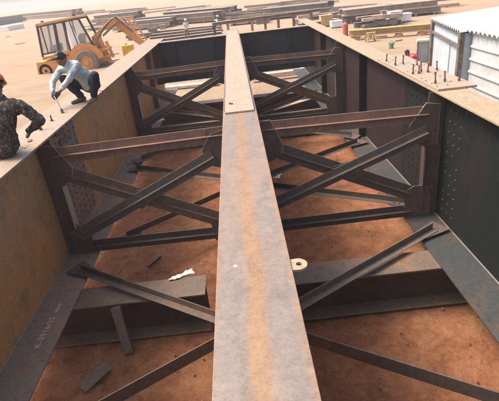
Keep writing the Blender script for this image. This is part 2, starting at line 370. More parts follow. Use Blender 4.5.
# lug with a hole on the centre girder
b = bmesh.new(); c = at_z(297.5, 265, ZT-.012); n = 28; ro, ri = .062, .02; vo = []; vi = []
for z in (-.008, .008):
    o_ = []; i_ = []
    for k in range(n):
        a = 2*math.pi*k/n; x, y = math.cos(a)*ro, math.sin(a)*ro
        if x < -.02: x = -.075; y = max(-.055, min(.055, y*1.1))
        o_.append(b.verts.new(c+Vector((x, y, z)))); i_.append(b.verts.new(c+Vector((math.cos(a)*ri+.01, math.sin(a)*ri, z))))
    vo.append(o_); vi.append(i_)
for k in range(n):
    j = (k+1) % n
    b.faces.new((vo[0][k], vo[0][j], vi[0][j], vi[0][k])); b.faces.new((vo[1][k], vi[1][k], vi[1][j], vo[1][j]))
    b.faces.new((vo[0][k], vo[1][k], vo[1][j], vo[0][j])); b.faces.new((vi[0][k], vi[0][j], vi[1][j], vi[1][k]))
new_obj('lifting_lug', b, 'top_right', gc)
# splice plates
b = bmesh.new(); ubox(b, -.150, .102, 3.80, 11.2, ZT+.001, ZT+.016); sp = new_obj('splice_plate', b, 'splice', gc, .003)
for xx in (-.157, .109):
    for y0, y1 in ((3.9, 4.35), (4.45, 5.0), (5.06, 5.35)):
        b = bmesh.new(); ubox(b, xx-.007, xx+.007, y0, y1, ZT-.002, ZT+.004); new_obj('dark_slot_strip', b, 'brace_dark', gc)  # dark strips stand in for the open, dark slots along the plate edges
b = bmesh.new(); cyl(b, W(-.105, 4.08, ZT+.016), W(-.105, 4.08, ZT+.03), .018, 6); cyl(b, W(-.09, 4.08, ZT+.016), W(-.09, 4.08, ZT+.024), .02, 10); new_obj('bolt', b, 'bolt', gc)
b = bmesh.new(); bmesh.ops.create_uvsphere(b, u_segments=12, v_segments=8, radius=.011, matrix=Matrix.Translation(at_z(235.5, 266, ZT)) @ Matrix.Diagonal((1, 1, .4, 1))); new_obj('paint_dot', b, 'white', gc)
# right top splice plate with studs
b = bmesh.new(); ubox(b, 1.665, 2.0, 3.76, 5.5, ZT+.001, ZT+.02)
sp = new_obj('splice_plate', b, 'splice', gr, .003)
stud_xy = [(1.706, 4.966, .115), (1.800, 4.99, .12), (1.705, 4.44, .12), (1.757, 4.43, .10), (1.806, 4.494, .13), (1.85, 4.44, .12), (1.725, 3.96, .13), (1.822, 3.99, .12), (1.935, 3.96, .12), (1.965, 4.5, .11), (1.985, 4.72, .12), (1.70, 5.25, .1), (1.90, 4.85, .08)]
stud_me = None
for x, y, h in stud_xy:
    if stud_me is None:
        b = bmesh.new(); cyl(b, (0, 0, 0), (0, 0, .12), .009, 10); cyl(b, (0, 0, .008), (0, 0, .03), .017, 6); cyl(b, (0, 0, .105), (0, 0, .122), .013, 10)
        so = new_obj('stud', b, 'bolt', sp); stud_me = so.data
    else:
        so = bpy.data.objects.new('stud', stud_me); COL.objects.link(so); so.parent = sp
    so.location = W(x, y, ZT+.02); so.scale = (1.1, 1.1, h/.12*1.25); so.rotation_euler = (random.uniform(-.06, .06), random.uniform(-.06, .06), 0)
bolts(sp, [W(1.70+.085*i+random.uniform(-.006, .006), 3.86+j*.118, ZT+.02) for i in range(4) for j in range(14) if random.random() < .62], (0, 0, 1), .011, .008)
# web splices just past the near cross frame, bolt pattern in the plate mesh
def frange(a, b_, n): return [a+(b_-a)*k/(n-1) for k in range(n)]
for gd, xw, s, mt, ya, yb in ((gl, LW, 1, 'bolt_light', 3.93, 4.85), (gr, RW, -1, 'web_plum', 3.92, 4.75)):
    b = bmesh.new(); xa, xb = sorted((xw+s*.006, xw+s*.016)); ubox(b, xa, xb, ya, yb, -2.16, -1.08)
    sp2 = new_obj('web_splice_plate', b, 'bot_flange' if s > 0 else 'web_dark', gd)
    bolts(sp2, [W(xw+s*.016, y, z) for y in frange(ya+.06, yb-.06, 7) for z in frange(-2.1, -1.14, 14)], (s, 0, 0), .017, .014, mt)
bolts(gr, [W(RW-.006, y, z) for y in (3.5, 3.6, 3.7) for z in frange(-2.1, -1.16, 11) if random.random() < .85], (-1, 0, 0), .013, .012, 'bolt_light')
# plum brown tone of the right web beyond the splice: separate web plate welded on
b = bmesh.new(); ubox(b, RW-.009, RW-.0065, 4.78, 10.5, -2.2, ZT-.02); new_obj('web_doubler_plate', b, 'web_plum', gr)
for q0, q1 in (((56, 134.5), (64, 130)), ((60, 143.5), (69, 137))):
    d0 = ray(*q0); d1 = ray(*q1); X = -1.835; a = W(X, d0.y*X/d0.x, d0.z*X/d0.x); c = W(X, d1.y*X/d1.x, d1.z*X/d1.x)
    b = bmesh.new(); bar(b, a, c, .012, .075); new_obj('packing_strip', b, 'weld', gl)
# intermediate stiffeners on the webs
for gd, xw, s, mt, yl in ((gl, LW, 1, 'frame_brown', (.2, 9.6)), (gr, RW, -1, 'web_dark', (.2, 6.3, 9.2))):
    for y in yl:
        b = bmesh.new(); xa, xb = sorted((xw+s*.008, xw+s*.11)); ubox(b, xa, xb, y, y+.008, ZB, ZT-.018); new_obj('stiffener', b, mt, gd)
# marker writing on the left lower flange
fc = bpy.data.curves.new('txt', 'FONT'); fc.body = 'K-2916/22  mm'; fc.size = .10; fc.space_character = 1.12; fc.extrude = .0006; fc.offset = -.0008
fo = bpy.data.objects.new('txt', fc); COL.objects.link(fo); bpy.context.view_layer.update()
me = bpy.data.meshes.new_from_object(fo.evaluated_get(bpy.context.evaluated_depsgraph_get())); bpy.data.objects.remove(fo)
P0 = at_z(39, 348, ZB); P1 = at_z(62.5, 303.5, ZB); dr = (P1-P0); wd = max(v.co.x for v in me.vertices)
wr = new_obj('marker_writing', me, 'chalk'); ex = dr.normalized(); ey = Vector((0, 0, 1)).cross(ex)
k = dr.length/wd
wr.matrix_world = Matrix.Translation(P0+Vector((0, 0, .0012))) @ Matrix(((ex.x*k, ey.x, 0, 0), (ex.y*k, ey.y, 0, 0), (0, 0, 1, 0), (0, 0, 0, 1)))
mw = wr.matrix_world.copy(); wr.parent = gl; wr.matrix_parent_inverse = Matrix.Translation(-gl.location); wr.matrix_basis = mw

# end girder across the far end
t = thing('end_girder', W(0, YE, -1.86), 'dark slate cross girder closing the far end of the frame', 'girder')
for x0, x1 in ((LW+.01, -.035), (-.013, RW-.012)):
    b = bmesh.new(); ubox(b, x0, x1, YE, YE+.012, -1.86, ZT-.014); new_obj('web', b, 'end_dark', t)
    b = bmesh.new(); ubox(b, max(x0, -1.65), min(x1, 1.65) if x1 > 0 else -.175, YE-.06, YE+.16, ZT-.014, ZT-.001)
    if x0 > -1: b.free(); b = bmesh.new(); ubox(b, .125, 1.65, YE-.06, YE+.16, ZT-.014, ZT-.001)
    new_obj('top_flange', b, 'top_left', t)
    b = bmesh.new(); ubox(b, x0, x1, YE-.07, YE+.08, -1.875, -1.86); new_obj('bottom_flange', b, 'end_dark', t)
for x in (-1.33, -.48, .33, 1.2):
    b = bmesh.new(); ubox(b, x-.01, x+.006, YE-.075, YE, -1.86, ZT-.014); new_obj('stiffener', b, 'end_dark', t)
b = bmesh.new(); ubox(b, LW+.012, LW+.17, YE-.02, YE-.001, -1.9, ZT-.02)
ep = new_obj('end_plate', b, 'gusset', t)
bolts(ep, [W(LW+.06+.06*i, YE-.02, -1.08-.08*j) for i in range(2) for j in range(9)], (0, -1, 0), .02, .016)

# ------------------------------------------------------------ cross frames
def star(bm, A, B, h, leg, up=(0, 0, 1)):
    """Two starred angles: rear one standing up, front one hanging down, ledges at mid height. Section side axis points to the camera for left->right bars."""
    t = .011; H = h/2; k = t/2; l = leg
    prism(bm, [(-l, -k), (0, -k), (0, -H), (t, -H), (t, -k), (l, -k), (l, k), (0, k), (0, H), (-t, H), (-t, k), (-l, k)], A, B, up)
def crossframe(y, sx, label, tone, detail=True):
    """sx=+1 right bay, -1 left bay; x runs from the centre web outwards."""
    mats = tone
    def P(x, z, dy=0): return W(x*sx - (0 if sx > 0 else 0), y+dy, z)
    xi, xo = (.0, 1.76) if sx > 0 else (.045, 1.85)
    t = thing('cross_frame', W(sx*.9, y, -2.2), label, 'bracing frame', 'cross frames between the girders')
    def mem(name, x0, z0, x1, z1, h, leg, mat, dy):
        A, B = P(x0, z0, dy), P(x1, z1, dy)
        if A.x > B.x: A, B = B, A
        b = bmesh.new(); star(b, A, B, h*S, leg); return new_obj(name, b, mat, t, .0015)
    mem('top_chord', xi+.06, -1.178, xo-.14, -1.205, .145, .055, mats[0], 0)
    mem('bottom_chord', xi+.02, -2.165, xo-.22, -2.155, .125, .055, mats[1], 0)
    top_in = sx > 0     # diagonal A falls to the right in both bays, diagonal B rises to the right and lies in front
    if sx > 0:
        mem('diagonal', .30, -1.40, 1.50, -1.965, .145, .05, mats[3], .0); mem('diagonal', .06, -1.965, 1.62, -1.365, .13, .06, mats[2], -.03)
        gs = [[(.03, -1.10), (.23, -1.10), (.33, -1.34), (.31, -1.43), (.16, -1.50), (.03, -1.54)],
              [(1.46, -1.30), (1.60, -1.105), (1.72, -1.125), (1.72, -1.5), (1.56, -1.5)],
              [(1.44, -2.02), (1.47, -1.93), (1.54, -1.89), (1.66, -1.90), (1.70, -2.0), (1.70, -2.2), (1.66, -2.26), (1.5, -2.24)],
              [(.03, -1.86), (.14, -1.84), (.24, -2.0), (.22, -2.23), (.03, -2.23)]]
    else:
        mem('diagonal', 1.64, -1.385, .3, -2.035, .15, .05, mats[3], .0); mem('diagonal', 1.77, -2.04, .30, -1.365, .135, .06, mats[2], -.03)
        gs = [[(1.80, -1.10), (1.69, -1.11), (1.575, -1.325), (1.60, -1.42), (1.70, -1.50), (1.80, -1.50)],
              [(.05, -1.10), (.30, -1.16), (.40, -1.30), (.36, -1.45), (.05, -1.55)],
              [(1.82, -1.9), (1.70, -1.88), (1.58, -2.03), (1.60, -2.24), (1.82, -2.26)],
              [(.05, -1.92), (.3, -1.93), (.42, -2.05), (.4, -2.24), (.05, -2.24)]]
    for k, g_ in enumerate(gs):
        b = bmesh.new(); plate_poly(b, [P(a, c, -.012) for a, c in g_], .014); gp = new_obj('gusset_plate', b, 'gusset', t)
        if k in (0, 1):       # bright flame-cut edges
            b = bmesh.new(); i0, i1 = (1, 3) if k == 0 else (0, 3)
            if sx < 0 and k == 1: i0, i1 = 1, 3
            sweep(b, [P(*g_[i], -.0125) for i in range(i0-1 if k == 0 else i0, min(i1, len(g_)-1)+1)], .017, .006, (0, 1, 0))
            new_obj('cut_edge', b, 'cut_edge', gp)
    wl = [((.34, -1.12), (.36, -1.24)), ((xo-.16, -1.13), (xo-.18, -1.26)), ((.25, -2.1), (.25, -2.22)), ((xo-.30, -2.1), (xo-.31, -2.22))]
    for (wx0, wz0), (wx1, wz1) in wl:
        b = bmesh.new(); q0_, q1_ = P(wx0, wz0, -.008), P(wx1, wz1, -.008); sweep(b, [q0_.lerp(q1_, f)+Vector((.004*math.sin(f*25), 0, 0)) for f in frange(0, 1, 9)], .012, .012, (0, 1, 0)); new_obj('weld_bead', b, 'weld', t)
    # small gusset where the diagonals cross
    cx, cz = (.92, -1.66) if sx > 0 else (1.03, -1.71)
    b = bmesh.new(); plate_poly(b, [P(cx-.16, cz+.06, -.014), P(cx+.02, cz+.10, -.014), P(cx+.17, cz-.05, -.014), P(cx, cz-.1, -.014)], .008); new_obj('gusset_plate', b, mats[2], t)
    # stiffeners that carry the frame
    xw = RW if sx > 0 else -LW
    b = bmesh.new(); ubox(b, *sorted((sx*(xw-.008), sx*(xw-.15))), y+.004, y+.014, -2.215, -1.022); new_obj('stiffener', b, mats[4], t)
    b = bmesh.new(); ubox(b, *sorted((sx*(xw-.152), sx*(xw-.166))), y-.03, y+.05, -1.93 if sx < 0 else -2.21, -1.5); new_obj('stiffener_flange', b, 'cut_edge' if sx < 0 else mats[4], t)
    for zz in (-1.1, -2.2):
        bolts(t, [P(xw-.12+.045*i, zz-.1*j*(-1 if zz < -2 else 1)-.03, -.012/S) for i in range(2) for j in range(4)], (0, -1, 0), .016, .014)
    return t
TL = ('frame_brown', 'frame_brown', 'frame_grey', 'frame_red', 'brace_dark')
crossframe(YN, -1, 'near left cross frame of brown angles, under the squatting men', ('frame_red', 'brace_dark', 'frame_grey', 'frame_brown', 'gusset'))
crossframe(YN, 1, 'near right cross frame with red brown top chord beside the studs', ('frame_red', 'brace_dark', 'frame_grey', 'gusset', 'brace_dark'))
crossframe(YF, -1, 'far left cross frame in front of the slate end girder', ('frame_brown', 'brace_dark', 'frame_grey', 'frame_brown', 'gusset'))
crossframe(YF, 1, 'far right cross frame with faded brown top chord near the end girder', ('frame_brown', 'brace_dark', 'frame_grey', 'frame_brown', 'brace_dark'))

# ------------------------------------------------------------ lateral braces (single angles just above the lower flanges)
def brace(a, b_, label, mat='brace_dark', z=-2.185, flip=1, w=.1):
    A, B = W(a[0], a[1], z), W(b_[0], b_[1], z)
    t = thing('lateral_brace', A, label, 'brace', 'flat lateral braces low between the girders')
    bm_ = bmesh.new(); tk = .01
    prism(bm_, [(0, 0), (w*flip, 0), (w*flip, tk), (tk*flip, tk), (tk*flip, w), (0, w)], A, B, (0, 0, 1)); new_obj('angle_bar', bm_, mat, t, .001)
    for q, o_ in ((A, B), (B, A)):
        d = (o_-q).normalized(); n_ = Vector((-d.y, d.x, 0))
        bm_ = bmesh.new(); c = q + d*.08; zz = Vector((0, 0, -.008))
        plate_poly(bm_, [c-d*.26-n_*.14+zz, c+d*.16-n_*.10+zz, c+d*.2+n_*.1+zz, c-d*.26+n_*.18+zz], .012); g_ = new_obj('gusset_plate', bm_, 'gusset', t)
        bolts(g_, [q+d*(.02+.09*k)+n_*(-.05*flip) for k in (0, 1, 2)], (0, 0, 1), .014, .03)
    return t
# the chords of photo points give the node spacing: nodes 2.45 units apart
NC = [(-.02, 2.42), (-.02, 4.90), (-.02, 7.4)]
brace((-1.62, 3.47), (-.14, 2.46), 'dark low brace from the left girder to the centre, over the white rag')
brace((-.14, 2.42), (-1.62, 1.50), 'dark low brace at bottom left running under the camera side', flip=1, w=.155)
brace((.12, 2.56), (1.60, 3.50), 'wide grey low brace rising to the right girder foot', 'frame_grey', flip=1)
brace((1.62, 1.36), (.10, 2.34), 'dark low brace crossing bare soil at bottom right', w=.155)
brace((-.12, 4.90), (-1.30, 3.97), 'thin low brace seen through the near left cross frame', flip=1)
brace((-1.56, 5.93), (-.12, 5.10), 'low brace running left from the centre girder behind the near left cross frame')
brace((1.56, 4.03), (.10, 4.90), 'low brace running right from the centre girder behind the near right cross frame', flip=-1)
brace((.10, 5.06), (1.56, 6.0), 'low brace reaching the far part of the right girder foot', flip=1)
brace((-.12, 7.35), (-1.56, 6.3), 'low brace just before the far left cross frame', flip=1)
brace((1.56, 6.3), (.10, 7.35), 'low brace just before the far right cross frame', flip=-1)
brace((-1.56, 9.1), (-.12, 7.9), 'low brace beyond the far left cross frame')
brace((.10, 7.9), (1.56, 9.2), 'low brace beyond the far right cross frame')

# ------------------------------------------------------------ support beams on the soil
def support(x0, x1, y, label, h=.40, w=.27, mat='beam', stiff=(), zt=ZB-.0185):
    t = thing('support_beam', W((x0+x1)/2, y, G), label, 'steel beam', 'support beams lying on the soil')
    hh = (zt-G)*S-.005; zc = (zt-G)*S-hh/2
    for z0, z1, nm in (((zc+hh/2-.022), zc+hh/2, 'top_flange'), (zc-hh/2, zc-hh/2+.022, 'bottom_flange')):
        b = bmesh.new(); box(b, (x0*S, (y-w/2)*S, z0), (x1*S, (y+w/2)*S, z1)); new_obj(nm, b, mat, t, .002)
    b = bmesh.new(); box(b, (x0*S, y*S-.008, zc-hh/2+.022), (x1*S, y*S+.008, zc+hh/2-.022)); new_obj('web', b, 'beam_web', t)
    for x in stiff:
        b = bmesh.new(); bar(b, W(x+.035, y-.27, G)+Vector((0, 0, -.01)), W(x-.01, y-.165, zt-.01), .12, .06, (0, 1, 0)); new_obj('prop_plate', b, 'frame_grey', t, .002)
    return t
support(-2.4, -.47, 3.105, 'brown support beam under the left girder with white rag on it', stiff=(-1.19,))
support(.16, 2.4, 3.105, 'brown support beam under the right girder, ending below the lug')
support(-2.4, 2.2, 8.05, 'long brown support beam behind the near cross frames', mat='beam')
support(-2.3, 2.3, 9.75, 'long dark support beam just before the end girder', mat='brace_dark')

def rag(u0, v0, u1, v1, z, label):
    A, B = at_z(u0, v0, z), at_z(u1, v1, z); b = bmesh.new(); d = B-A; n_ = Vector((-d.y, d.x, 0)).normalized(); k = 14; rows = []
    for i in range(k+1):
        rows.append([])
        for j in range(9):
            s, q = i/k, j/8-.5; w = .11*(.25+s)*(1+.3*math.sin(7*s))
            p_ = A+d*s+n_*q*w; p_.z += .012+.05*abs(noise.noise(Vector((s*5, q*5, 2))))+.03*math.exp(-((s-.8)/.2)**2)*(1-4*q*q)
            rows[i].append(b.verts.new(p_))
    for i in range(k):
        for j in range(8): b.faces.new((rows[i][j], rows[i+1][j], rows[i+1][j+1], rows[i][j+1]))
    o = new_obj('rag', b, 'rag', smooth=True); so = o.modifiers.new('s', 'SOLIDIFY'); so.thickness = .008; tag(o, label, 'rag')
rag(169, 281, 194, 272, ZB-.018, 'crumpled white rag lying on the end of the left support beam')
rag(281, 172, 277, 179, ZB-.35, 'small pale scrap on the soil beside the centre girder')
rag(152, 124, 164, 120, ZB+.1, 'small white scrap at the foot of the far left cross frame')
b = bmesh.new(); pts = [at_z(*q, G+.012) for q in ((76, 384), (106, 361), (112, 368), (86, 392))]; plate_poly(b, pts, .008); tag(new_obj('scrap_plate', b, 'beam', bevel=.003), 'flat greenish steel offcut on the soil beside the left girder foot', 'steel offcut')
b = bmesh.new(); pr = None
for k in range(12):
    q = at_z(152+25*k/11, 222.5+2.5*math.sin(k*.5), G-.005)+Vector((0, 0, .01))
    if pr: cyl(b, pr, q, .007, 6)
    pr = q
cyl(b, pr, pr+Vector((.05, .1, .03)), .006, 6); tag(new_obj('wire', b, 'brace_dark'), 'bent dark wire on the soil behind the near left cross frame', 'wire')
for (u0, v0), (u1, v1), w, lb in (((148, 268), (161, 258), .04, 'small dark offcut on soil above the white rag'), ((420, 240), (430, 252), .09, 'short dark block on soil beside the right support beam')):
    b = bmesh.new(); A = at_z(u0, v0, G)+Vector((0, 0, .02)); B = at_z(u1, v1, G)+Vector((0, 0, .03)); bar(b, A, B, w, .05); tag(new_obj('offcut', b, 'brace_dark', bevel=.003), lb, 'offcut')
def rod(pts, r, mat, label, name='rod'):
    b = bmesh.new()
    for a, c in zip(pts, pts[1:]): cyl(b, a, c, r, 8)
    tag(new_obj(name, b, mat), label, 'rod')
rod([at_z(127, 165, ZB+.03), at_z(142, 160, ZB+.03), at_z(156, 157, ZB+.03)], .012, 'brace_dark', 'thin rod lying over the left lower flange')

# planks and offcuts near the end girder, in daylight
def plank(u0, v0, u1, v1, z, w, h, mat, label, name='plank', cat='plank', group=None):
    A, B = at_z(u0, v0, z), at_z(u1, v1, z); b = bmesh.new(); o_ = Vector((0, 0, h/2)); bar(b, A+o_, B+o_, w, h); return tag(new_obj(name, b, mat, bevel=.004), label, cat, group)
plank(166, 89, 218, 84, G, .5, .12, 'timber', 'pale plank on the ground seen under the left part of the end girder')
plank(252, 80, 306, 73.5, G+.05, .3, .22, 'timber', 'pale baulk with white end under the right part of the end girder')
plank(301, 74, 309, 73, G+.05, .34, .3, 'white', 'small white block at the tip of the pale baulk', 'block', 'block')
plank(272, 110, 312, 98, ZB-.2, .28, .03, 'timber', 'buff board lying behind the far right cross frame')
b = bmesh.new(); plate_poly(b, [at_z(*q, G+.03) for q in ((300, 88), (318, 84), (325, 98))], .02); tag(new_obj('steel_offcut', b, 'weld'), 'grey triangular plate behind the far right cross frame', 'steel offcut')
#YARD
# ------------------------------------------------------------ excavator loader in the yard
YJ = 20.0
def J(u, v, dy=0): return at_y(u, v, YJ) + Vector((0, dy, 0))
bx = thing('backhoe', Vector((J(60, 60).x, YJ*S+1, 0)), 'orange backhoe loader with glazed cab and bent boom, parked behind the squatting man', 'backhoe')
def jbar(name, p0, p1, w, h, mat, parent=bx, dy=0, up=(0, 0, 1)):
    b = bmesh.new(); bar(b, J(*p0, dy), J(*p1, dy), w, h, up); return new_obj(name, b, mat, parent, .01)
def jplate(name, pts, depth, mat, parent=bx, dy=0, bev=.03):
    b = bmesh.new(); P_ = [J(*q, dy) for q in pts]; v0 = [b.verts.new(q) for q in P_]; v1 = [b.verts.new(q+Vector((0, depth, 0))) for q in P_]; k = len(pts)
    b.faces.new(v0); b.faces.new(v1[::-1])
    for i in range(k): b.faces.new((v0[i], v0[(i+1) % k], v1[(i+1) % k], v1[i]))
    return new_obj(name, b, mat, parent, bev)
lb_ = jplate('chassis', [(36, 62.5), (60, 60), (62, 73), (38, 74.5)], 2.2, 'orange')
jplate('engine_cover', [(60, 57), (99, 49), (104, 63), (62, 70)], 1.7, 'orange_l', dy=.35)
cab = jplate('cab_floor', [(42, 57.5), (95, 45.5), (96, 48), (42.5, 60.5)], 2.0, 'orange')
rf = jplate('cab_roof', [(34.5, 26.5), (52, 23.5), (79, 17.5), (77, 15.5), (52, 20.5), (36, 23.6)], 2.1, 'orange_l', dy=-.05)
posts = [((37, 26), (43, 57), .12), ((54, 23), (60, 55), .16), ((62.5, 22), (71, 52), .10), ((78, 18), (94, 46.5), .13)]
for p0, p1, w in posts:
    jbar('cab_post', p0, p1, w, w, 'black'); jbar('cab_post', p0, p1, w, w, 'black', dy=1.9)
jbar('door_bar', (40.5, 27), (48.5, 54), .07, .07, 'black'); jbar('window_bar', (69, 20.5), (80, 50), .06, .06, 'black')
jbar('cab_rail', (38, 27), (78, 18.8), .1, .1, 'black'); jbar('cab_rail', (37.5, 27), (78, 18.8), .1, .1, 'black', dy=1.9); jbar('cab_rail', (43, 54.5), (60, 51), .12, .1, 'black')
jplate('window_pane', [(38.5, 28), (53, 25), (59, 52), (43.5, 55)], .015, 'glass', dy=.04, bev=0)
jplate('window_pane', [(55, 24.7), (62, 23), (70, 50), (61, 53)], .015, 'glass', dy=.04, bev=0)
jplate('door_pane', [(65, 23), (70, 21.8), (82, 47), (74, 49.5)], .03, 'white', dy=.0, bev=0)
jplate('window_pane', [(70.5, 21.6), (77.5, 20), (92, 46), (82.5, 48.5)], .015, 'glass', dy=.04, bev=0)
st_ = jplate('operator_seat', [(73, 44), (76, 35), (80, 35), (81, 45), (88, 44), (89, 48), (75, 51)], .6, 'red', dy=.7)
jplate('dashboard', [(46, 47), (55, 45), (57, 53), (47, 55)], .8, 'darksteel', dy=.6)
def wheel(c, r, w, dy, name='wheel'):
    b = bmesh.new(); c = J(*c, dy); n = 40; prof = [(r*.55, 0), (r*.9, .0), (r, .07), (r, w-.07), (r*.9, w), (r*.55, w)]
    rg = []
    for k in range(n):
        a = 2*math.pi*k/n; kk = 1.025 if k % 2 else 1
        rg.append([b.verts.new(c+Vector((math.cos(a)*q*(kk if q > r*.95 else 1), y, math.sin(a)*q*(kk if q > r*.95 else 1)))) for q, y in prof])
    for k in range(n):
        for i in range(len(prof)): b.faces.new((rg[k][i], rg[k][(i+1) % 6], rg[(k+1) % n][(i+1) % 6], rg[(k+1) % n][i]))
    w_ = new_obj(name, b, 'rubber', bx)
    b = bmesh.new(); cyl(b, c+Vector((0, .08, 0)), c+Vector((0, w-.08, 0)), r*.56, 28); new_obj('rim', b, 'orange', w_, .02)
    b = bmesh.new(); cyl(b, c+Vector((0, -.0, 0)), c+Vector((0, .1, 0)), r*.2, 14); new_obj('hub', b, 'orange_l', w_, .01)
wheel((88, 62), .80, .5, -.35); wheel((88, 62), .80, .5, 2.2); wheel((46, 71), .5, .35, .0); wheel((46, 71), .5, .35, 1.9)
b = bmesh.new(); cc = J(88, 62, -.4); pr = []
for k in range(13):
    a = R_(10+k*13.5); pr.append(cc+Vector((math.cos(a)*.98, .25, math.sin(a)*.98)))
sweep(b, pr, .5, .06, (0, 1, 0)); 
new_obj('fender', b, 'orange', bx)
for q0, q1, w in (((98, 40), (109, 63), .22), ((93, 38), (91, 52), .12), ((104, 42), (112, 58), .18)): jbar('stabiliser', q0, q1, w, w, 'orange', dy=.5)
jplate('step', [(99, 50), (108, 48), (109, 50), (100, 52.5)], .8, 'orange', dy=.2); jplate('step', [(101, 57), (110, 54.5), (111, 57), (102, 59.5)], .8, 'orange', dy=.2)
jplate('slew_post', [(88, 38), (96, 35), (99, 50), (91, 52)], .5, 'orange_l', dy=.8)
bm1 = jplate('boom', [(89, 37), (108, 19.5), (113, 17.8), (116, 20), (111, 25.5), (101, 31), (94, 37)], .34, 'orange', dy=.9)
jplate('dipper_arm', [(107, 19.5), (112, 17.5), (117, 21.5), (147, 49), (142, 51), (131, 44), (110, 26.5)], .3, 'orange', dy=1.27)
for q0, q1 in (((100, 37), (113, 24)), ((113, 18.5), (131, 33))):
    b = bmesh.new(); cyl(b, J(*q0, .8), J(*q1, .8), .07, 12); new_obj('hydraulic_ram', b, 'darksteel', bx)
for k in (0, 1):
    b = bmesh.new(); sweep(b, [J(96+17*f+k, 38-20*f-3.2*math.sin(f*3.1)-k*.6, .75) for f in frange(0, 1, 10)], .045, .045, (0, 1, 0)); new_obj('hydraulic_hose', b, 'black', bx)
b = bmesh.new(); c_ = J(41, 22.5, .3); cyl(b, c_, c_+Vector((0, -.12, 0)), .09, 14); new_obj('work_lamp', b, 'black', bx)
b = bmesh.new(); c_ = J(73, 15.9, .3); cyl(b, c_, c_+Vector((0, -.12, 0)), .09, 14); new_obj('work_lamp', b, 'black', bx)
b = bmesh.new(); cyl(b, J(57, 57, .5), J(54.5, 45, .5), .06, 10); new_obj('exhaust_pipe', b, 'darksteel', bx)
# second orange machine: leaning lattice of rods
lt = thing('lattice_arm', at_z(143, 46), 'thin orange lattice arm leaning behind the bent boom', 'lattice arm')
Ya = 23.
for k, (q0, q1) in enumerate((((127, 18), (143, 44)), ((131, 17), (147, 42)), ((122, 19), (139, 45)))):
    b = bmesh.new(); bar(b, at_y(*q0, Ya)+Vector((0, .3*k, 0)), at_y(*q1, Ya)+Vector((0, .3*k, 0)), .1, .1); new_obj('rail', b, ('orange', 'orange_l', 'red')[k], lt)
for k in range(7):
    f = k/6; b = bmesh.new(); a = Vector((122+17*f, 19+26*f, 0)); c = Vector((131+16*min(1, f+.12), 17+25*min(1, f+.12), 0))
    bar(b, at_y(a.x, a.y, Ya)+Vector((0, .6, 0)), at_y(c.x, c.y, Ya)+Vector((0, .3, 0)), .06, .06); new_obj('rung', b, 'orange_l', lt)
yt = thing('fuel_tank', at_z(129, 57), 'bright yellow box tank on the ground beside the left girder top', 'tank')
p = at_z(129, 58.5); b = bmesh.new(); box(b, p+Vector((-.38, 0, .1)), p+Vector((.38, .8, .95))); new_obj('tank_body', b, 'yellow', yt, .05)
b = bmesh.new(); cyl(b, p+Vector((-.1, .4, .95)), p+Vector((-.1, .4, 1.02)), .1, 14); new_obj('cap', b, 'darksteel', yt)
for s_ in (-1, 1): b = bmesh.new(); box(b, p+Vector((s_*.3-.06, .05, 0)), p+Vector((s_*.3+.06, .75, .1))); new_obj('foot', b, 'darksteel', yt)

# ------------------------------------------------------------ stacked steel and clutter
def stand_beam(name, A, B, w, h, mat, label, cat='steel beam', group=None, kind_='i', lift=0.):
    b = bmesh.new(); o_ = Vector((0, 0, h/2+lift))
    if kind_ == 'i': ibar(b, A+o_, B+o_, w, h, max(.02, h*.07), max(.015, w*.08))
    else: bar(b, A+o_, B+o_, w, h)
    return tag(new_obj(name, b, mat, bevel=.005), label, cat, group)
def pile(u0, v0, u1, v1, n, w, h, mats, label, name='beam_stack', layers=2, gap=.06):
    """Stack of long members side by side in layers on cross bearers; every member is a part."""
    A, B = at_z(u0, v0), at_z(u1, v1); d = (B-A).normalized(); nn = Vector((-d.y, d.x, 0)); t = thing(name, (A+B)/2, label, 'steel stack')
    if nn.y < 0: nn = -nn
    L = (B-A).length
    for f in (.12, .5, .88):
        b = bmesh.new(); c = A+d*L*f; bar(b, c-nn*.1+Vector((0, 0, .1)), c+nn*(n*(w+gap)+.1)+Vector((0, 0, .1)), .15, .2); new_obj('bearer', b, 'darksteel', t)
    for l in range(layers):
        for i in range(n-l):
            a0 = random.uniform(-.04, .04)*L; a1 = random.uniform(-.05, .05)*L
            o_ = nn*(i+.5+l*.5)*(w+gap)+Vector((0, 0, .2+h/2+l*(h+.02)))
            b = bmesh.new(); ibar(b, A+d*a0+o_, B+d*a1+o_, w, h, max(.02, h*.08), max(.02, w*.1)); new_obj('member', b, random.choice(mats), t)
    return t
gs_, bs_, ps_ = 'greysteel', 'brownsteel', 'pinksteel'
pile(-12, 27.5, 27, 21, 5, .9, 1.0, [gs_, 'darksteel', bs_], 'dark stack of trusses at the far left edge of the yard', layers=2)
pl = at_z(4, 31.5); b = bmesh.new(); bar(b, pl+Vector((0, 0, .5)), at_z(20, 28.5)+Vector((0, 0, .5)), 2.4, 1.0); tag(new_obj('sheet_bundle', b, 'white', bevel=.02), 'white flat sheet bundle on sand in front of the dark truss stack', 'sheet bundle')
pile(112, 33, 170, 27.5, 5, .5, .45, [gs_, 'darksteel', ps_], 'grey beam stack right behind the bent boom')
pile(128, 41, 152, 37.5, 4, .3, .3, [gs_, bs_], 'short grey stack between the lattice arm and the left girder tip', layers=1)
pile(92, 24.5, 135, 20.5, 5, .8, .6, [ps_, gs_, 'darksteel'], 'mixed pink and grey stack above the bent boom')
pile(138, 28, 214, 22.2, 5, .55, .5, [bs_, ps_, gs_], 'long brown beam stack behind the two walking workers')
pile(163, 21.5, 222, 17.4, 6, .8, .5, [ps_, 'darksteel', gs_], 'pale pink stack at the far edge above the walking workers')
pile(20, 20, 70, 16.6, 5, 1.2, .9, [ps_, bs_, gs_], 'distant low stack behind the backhoe cab')
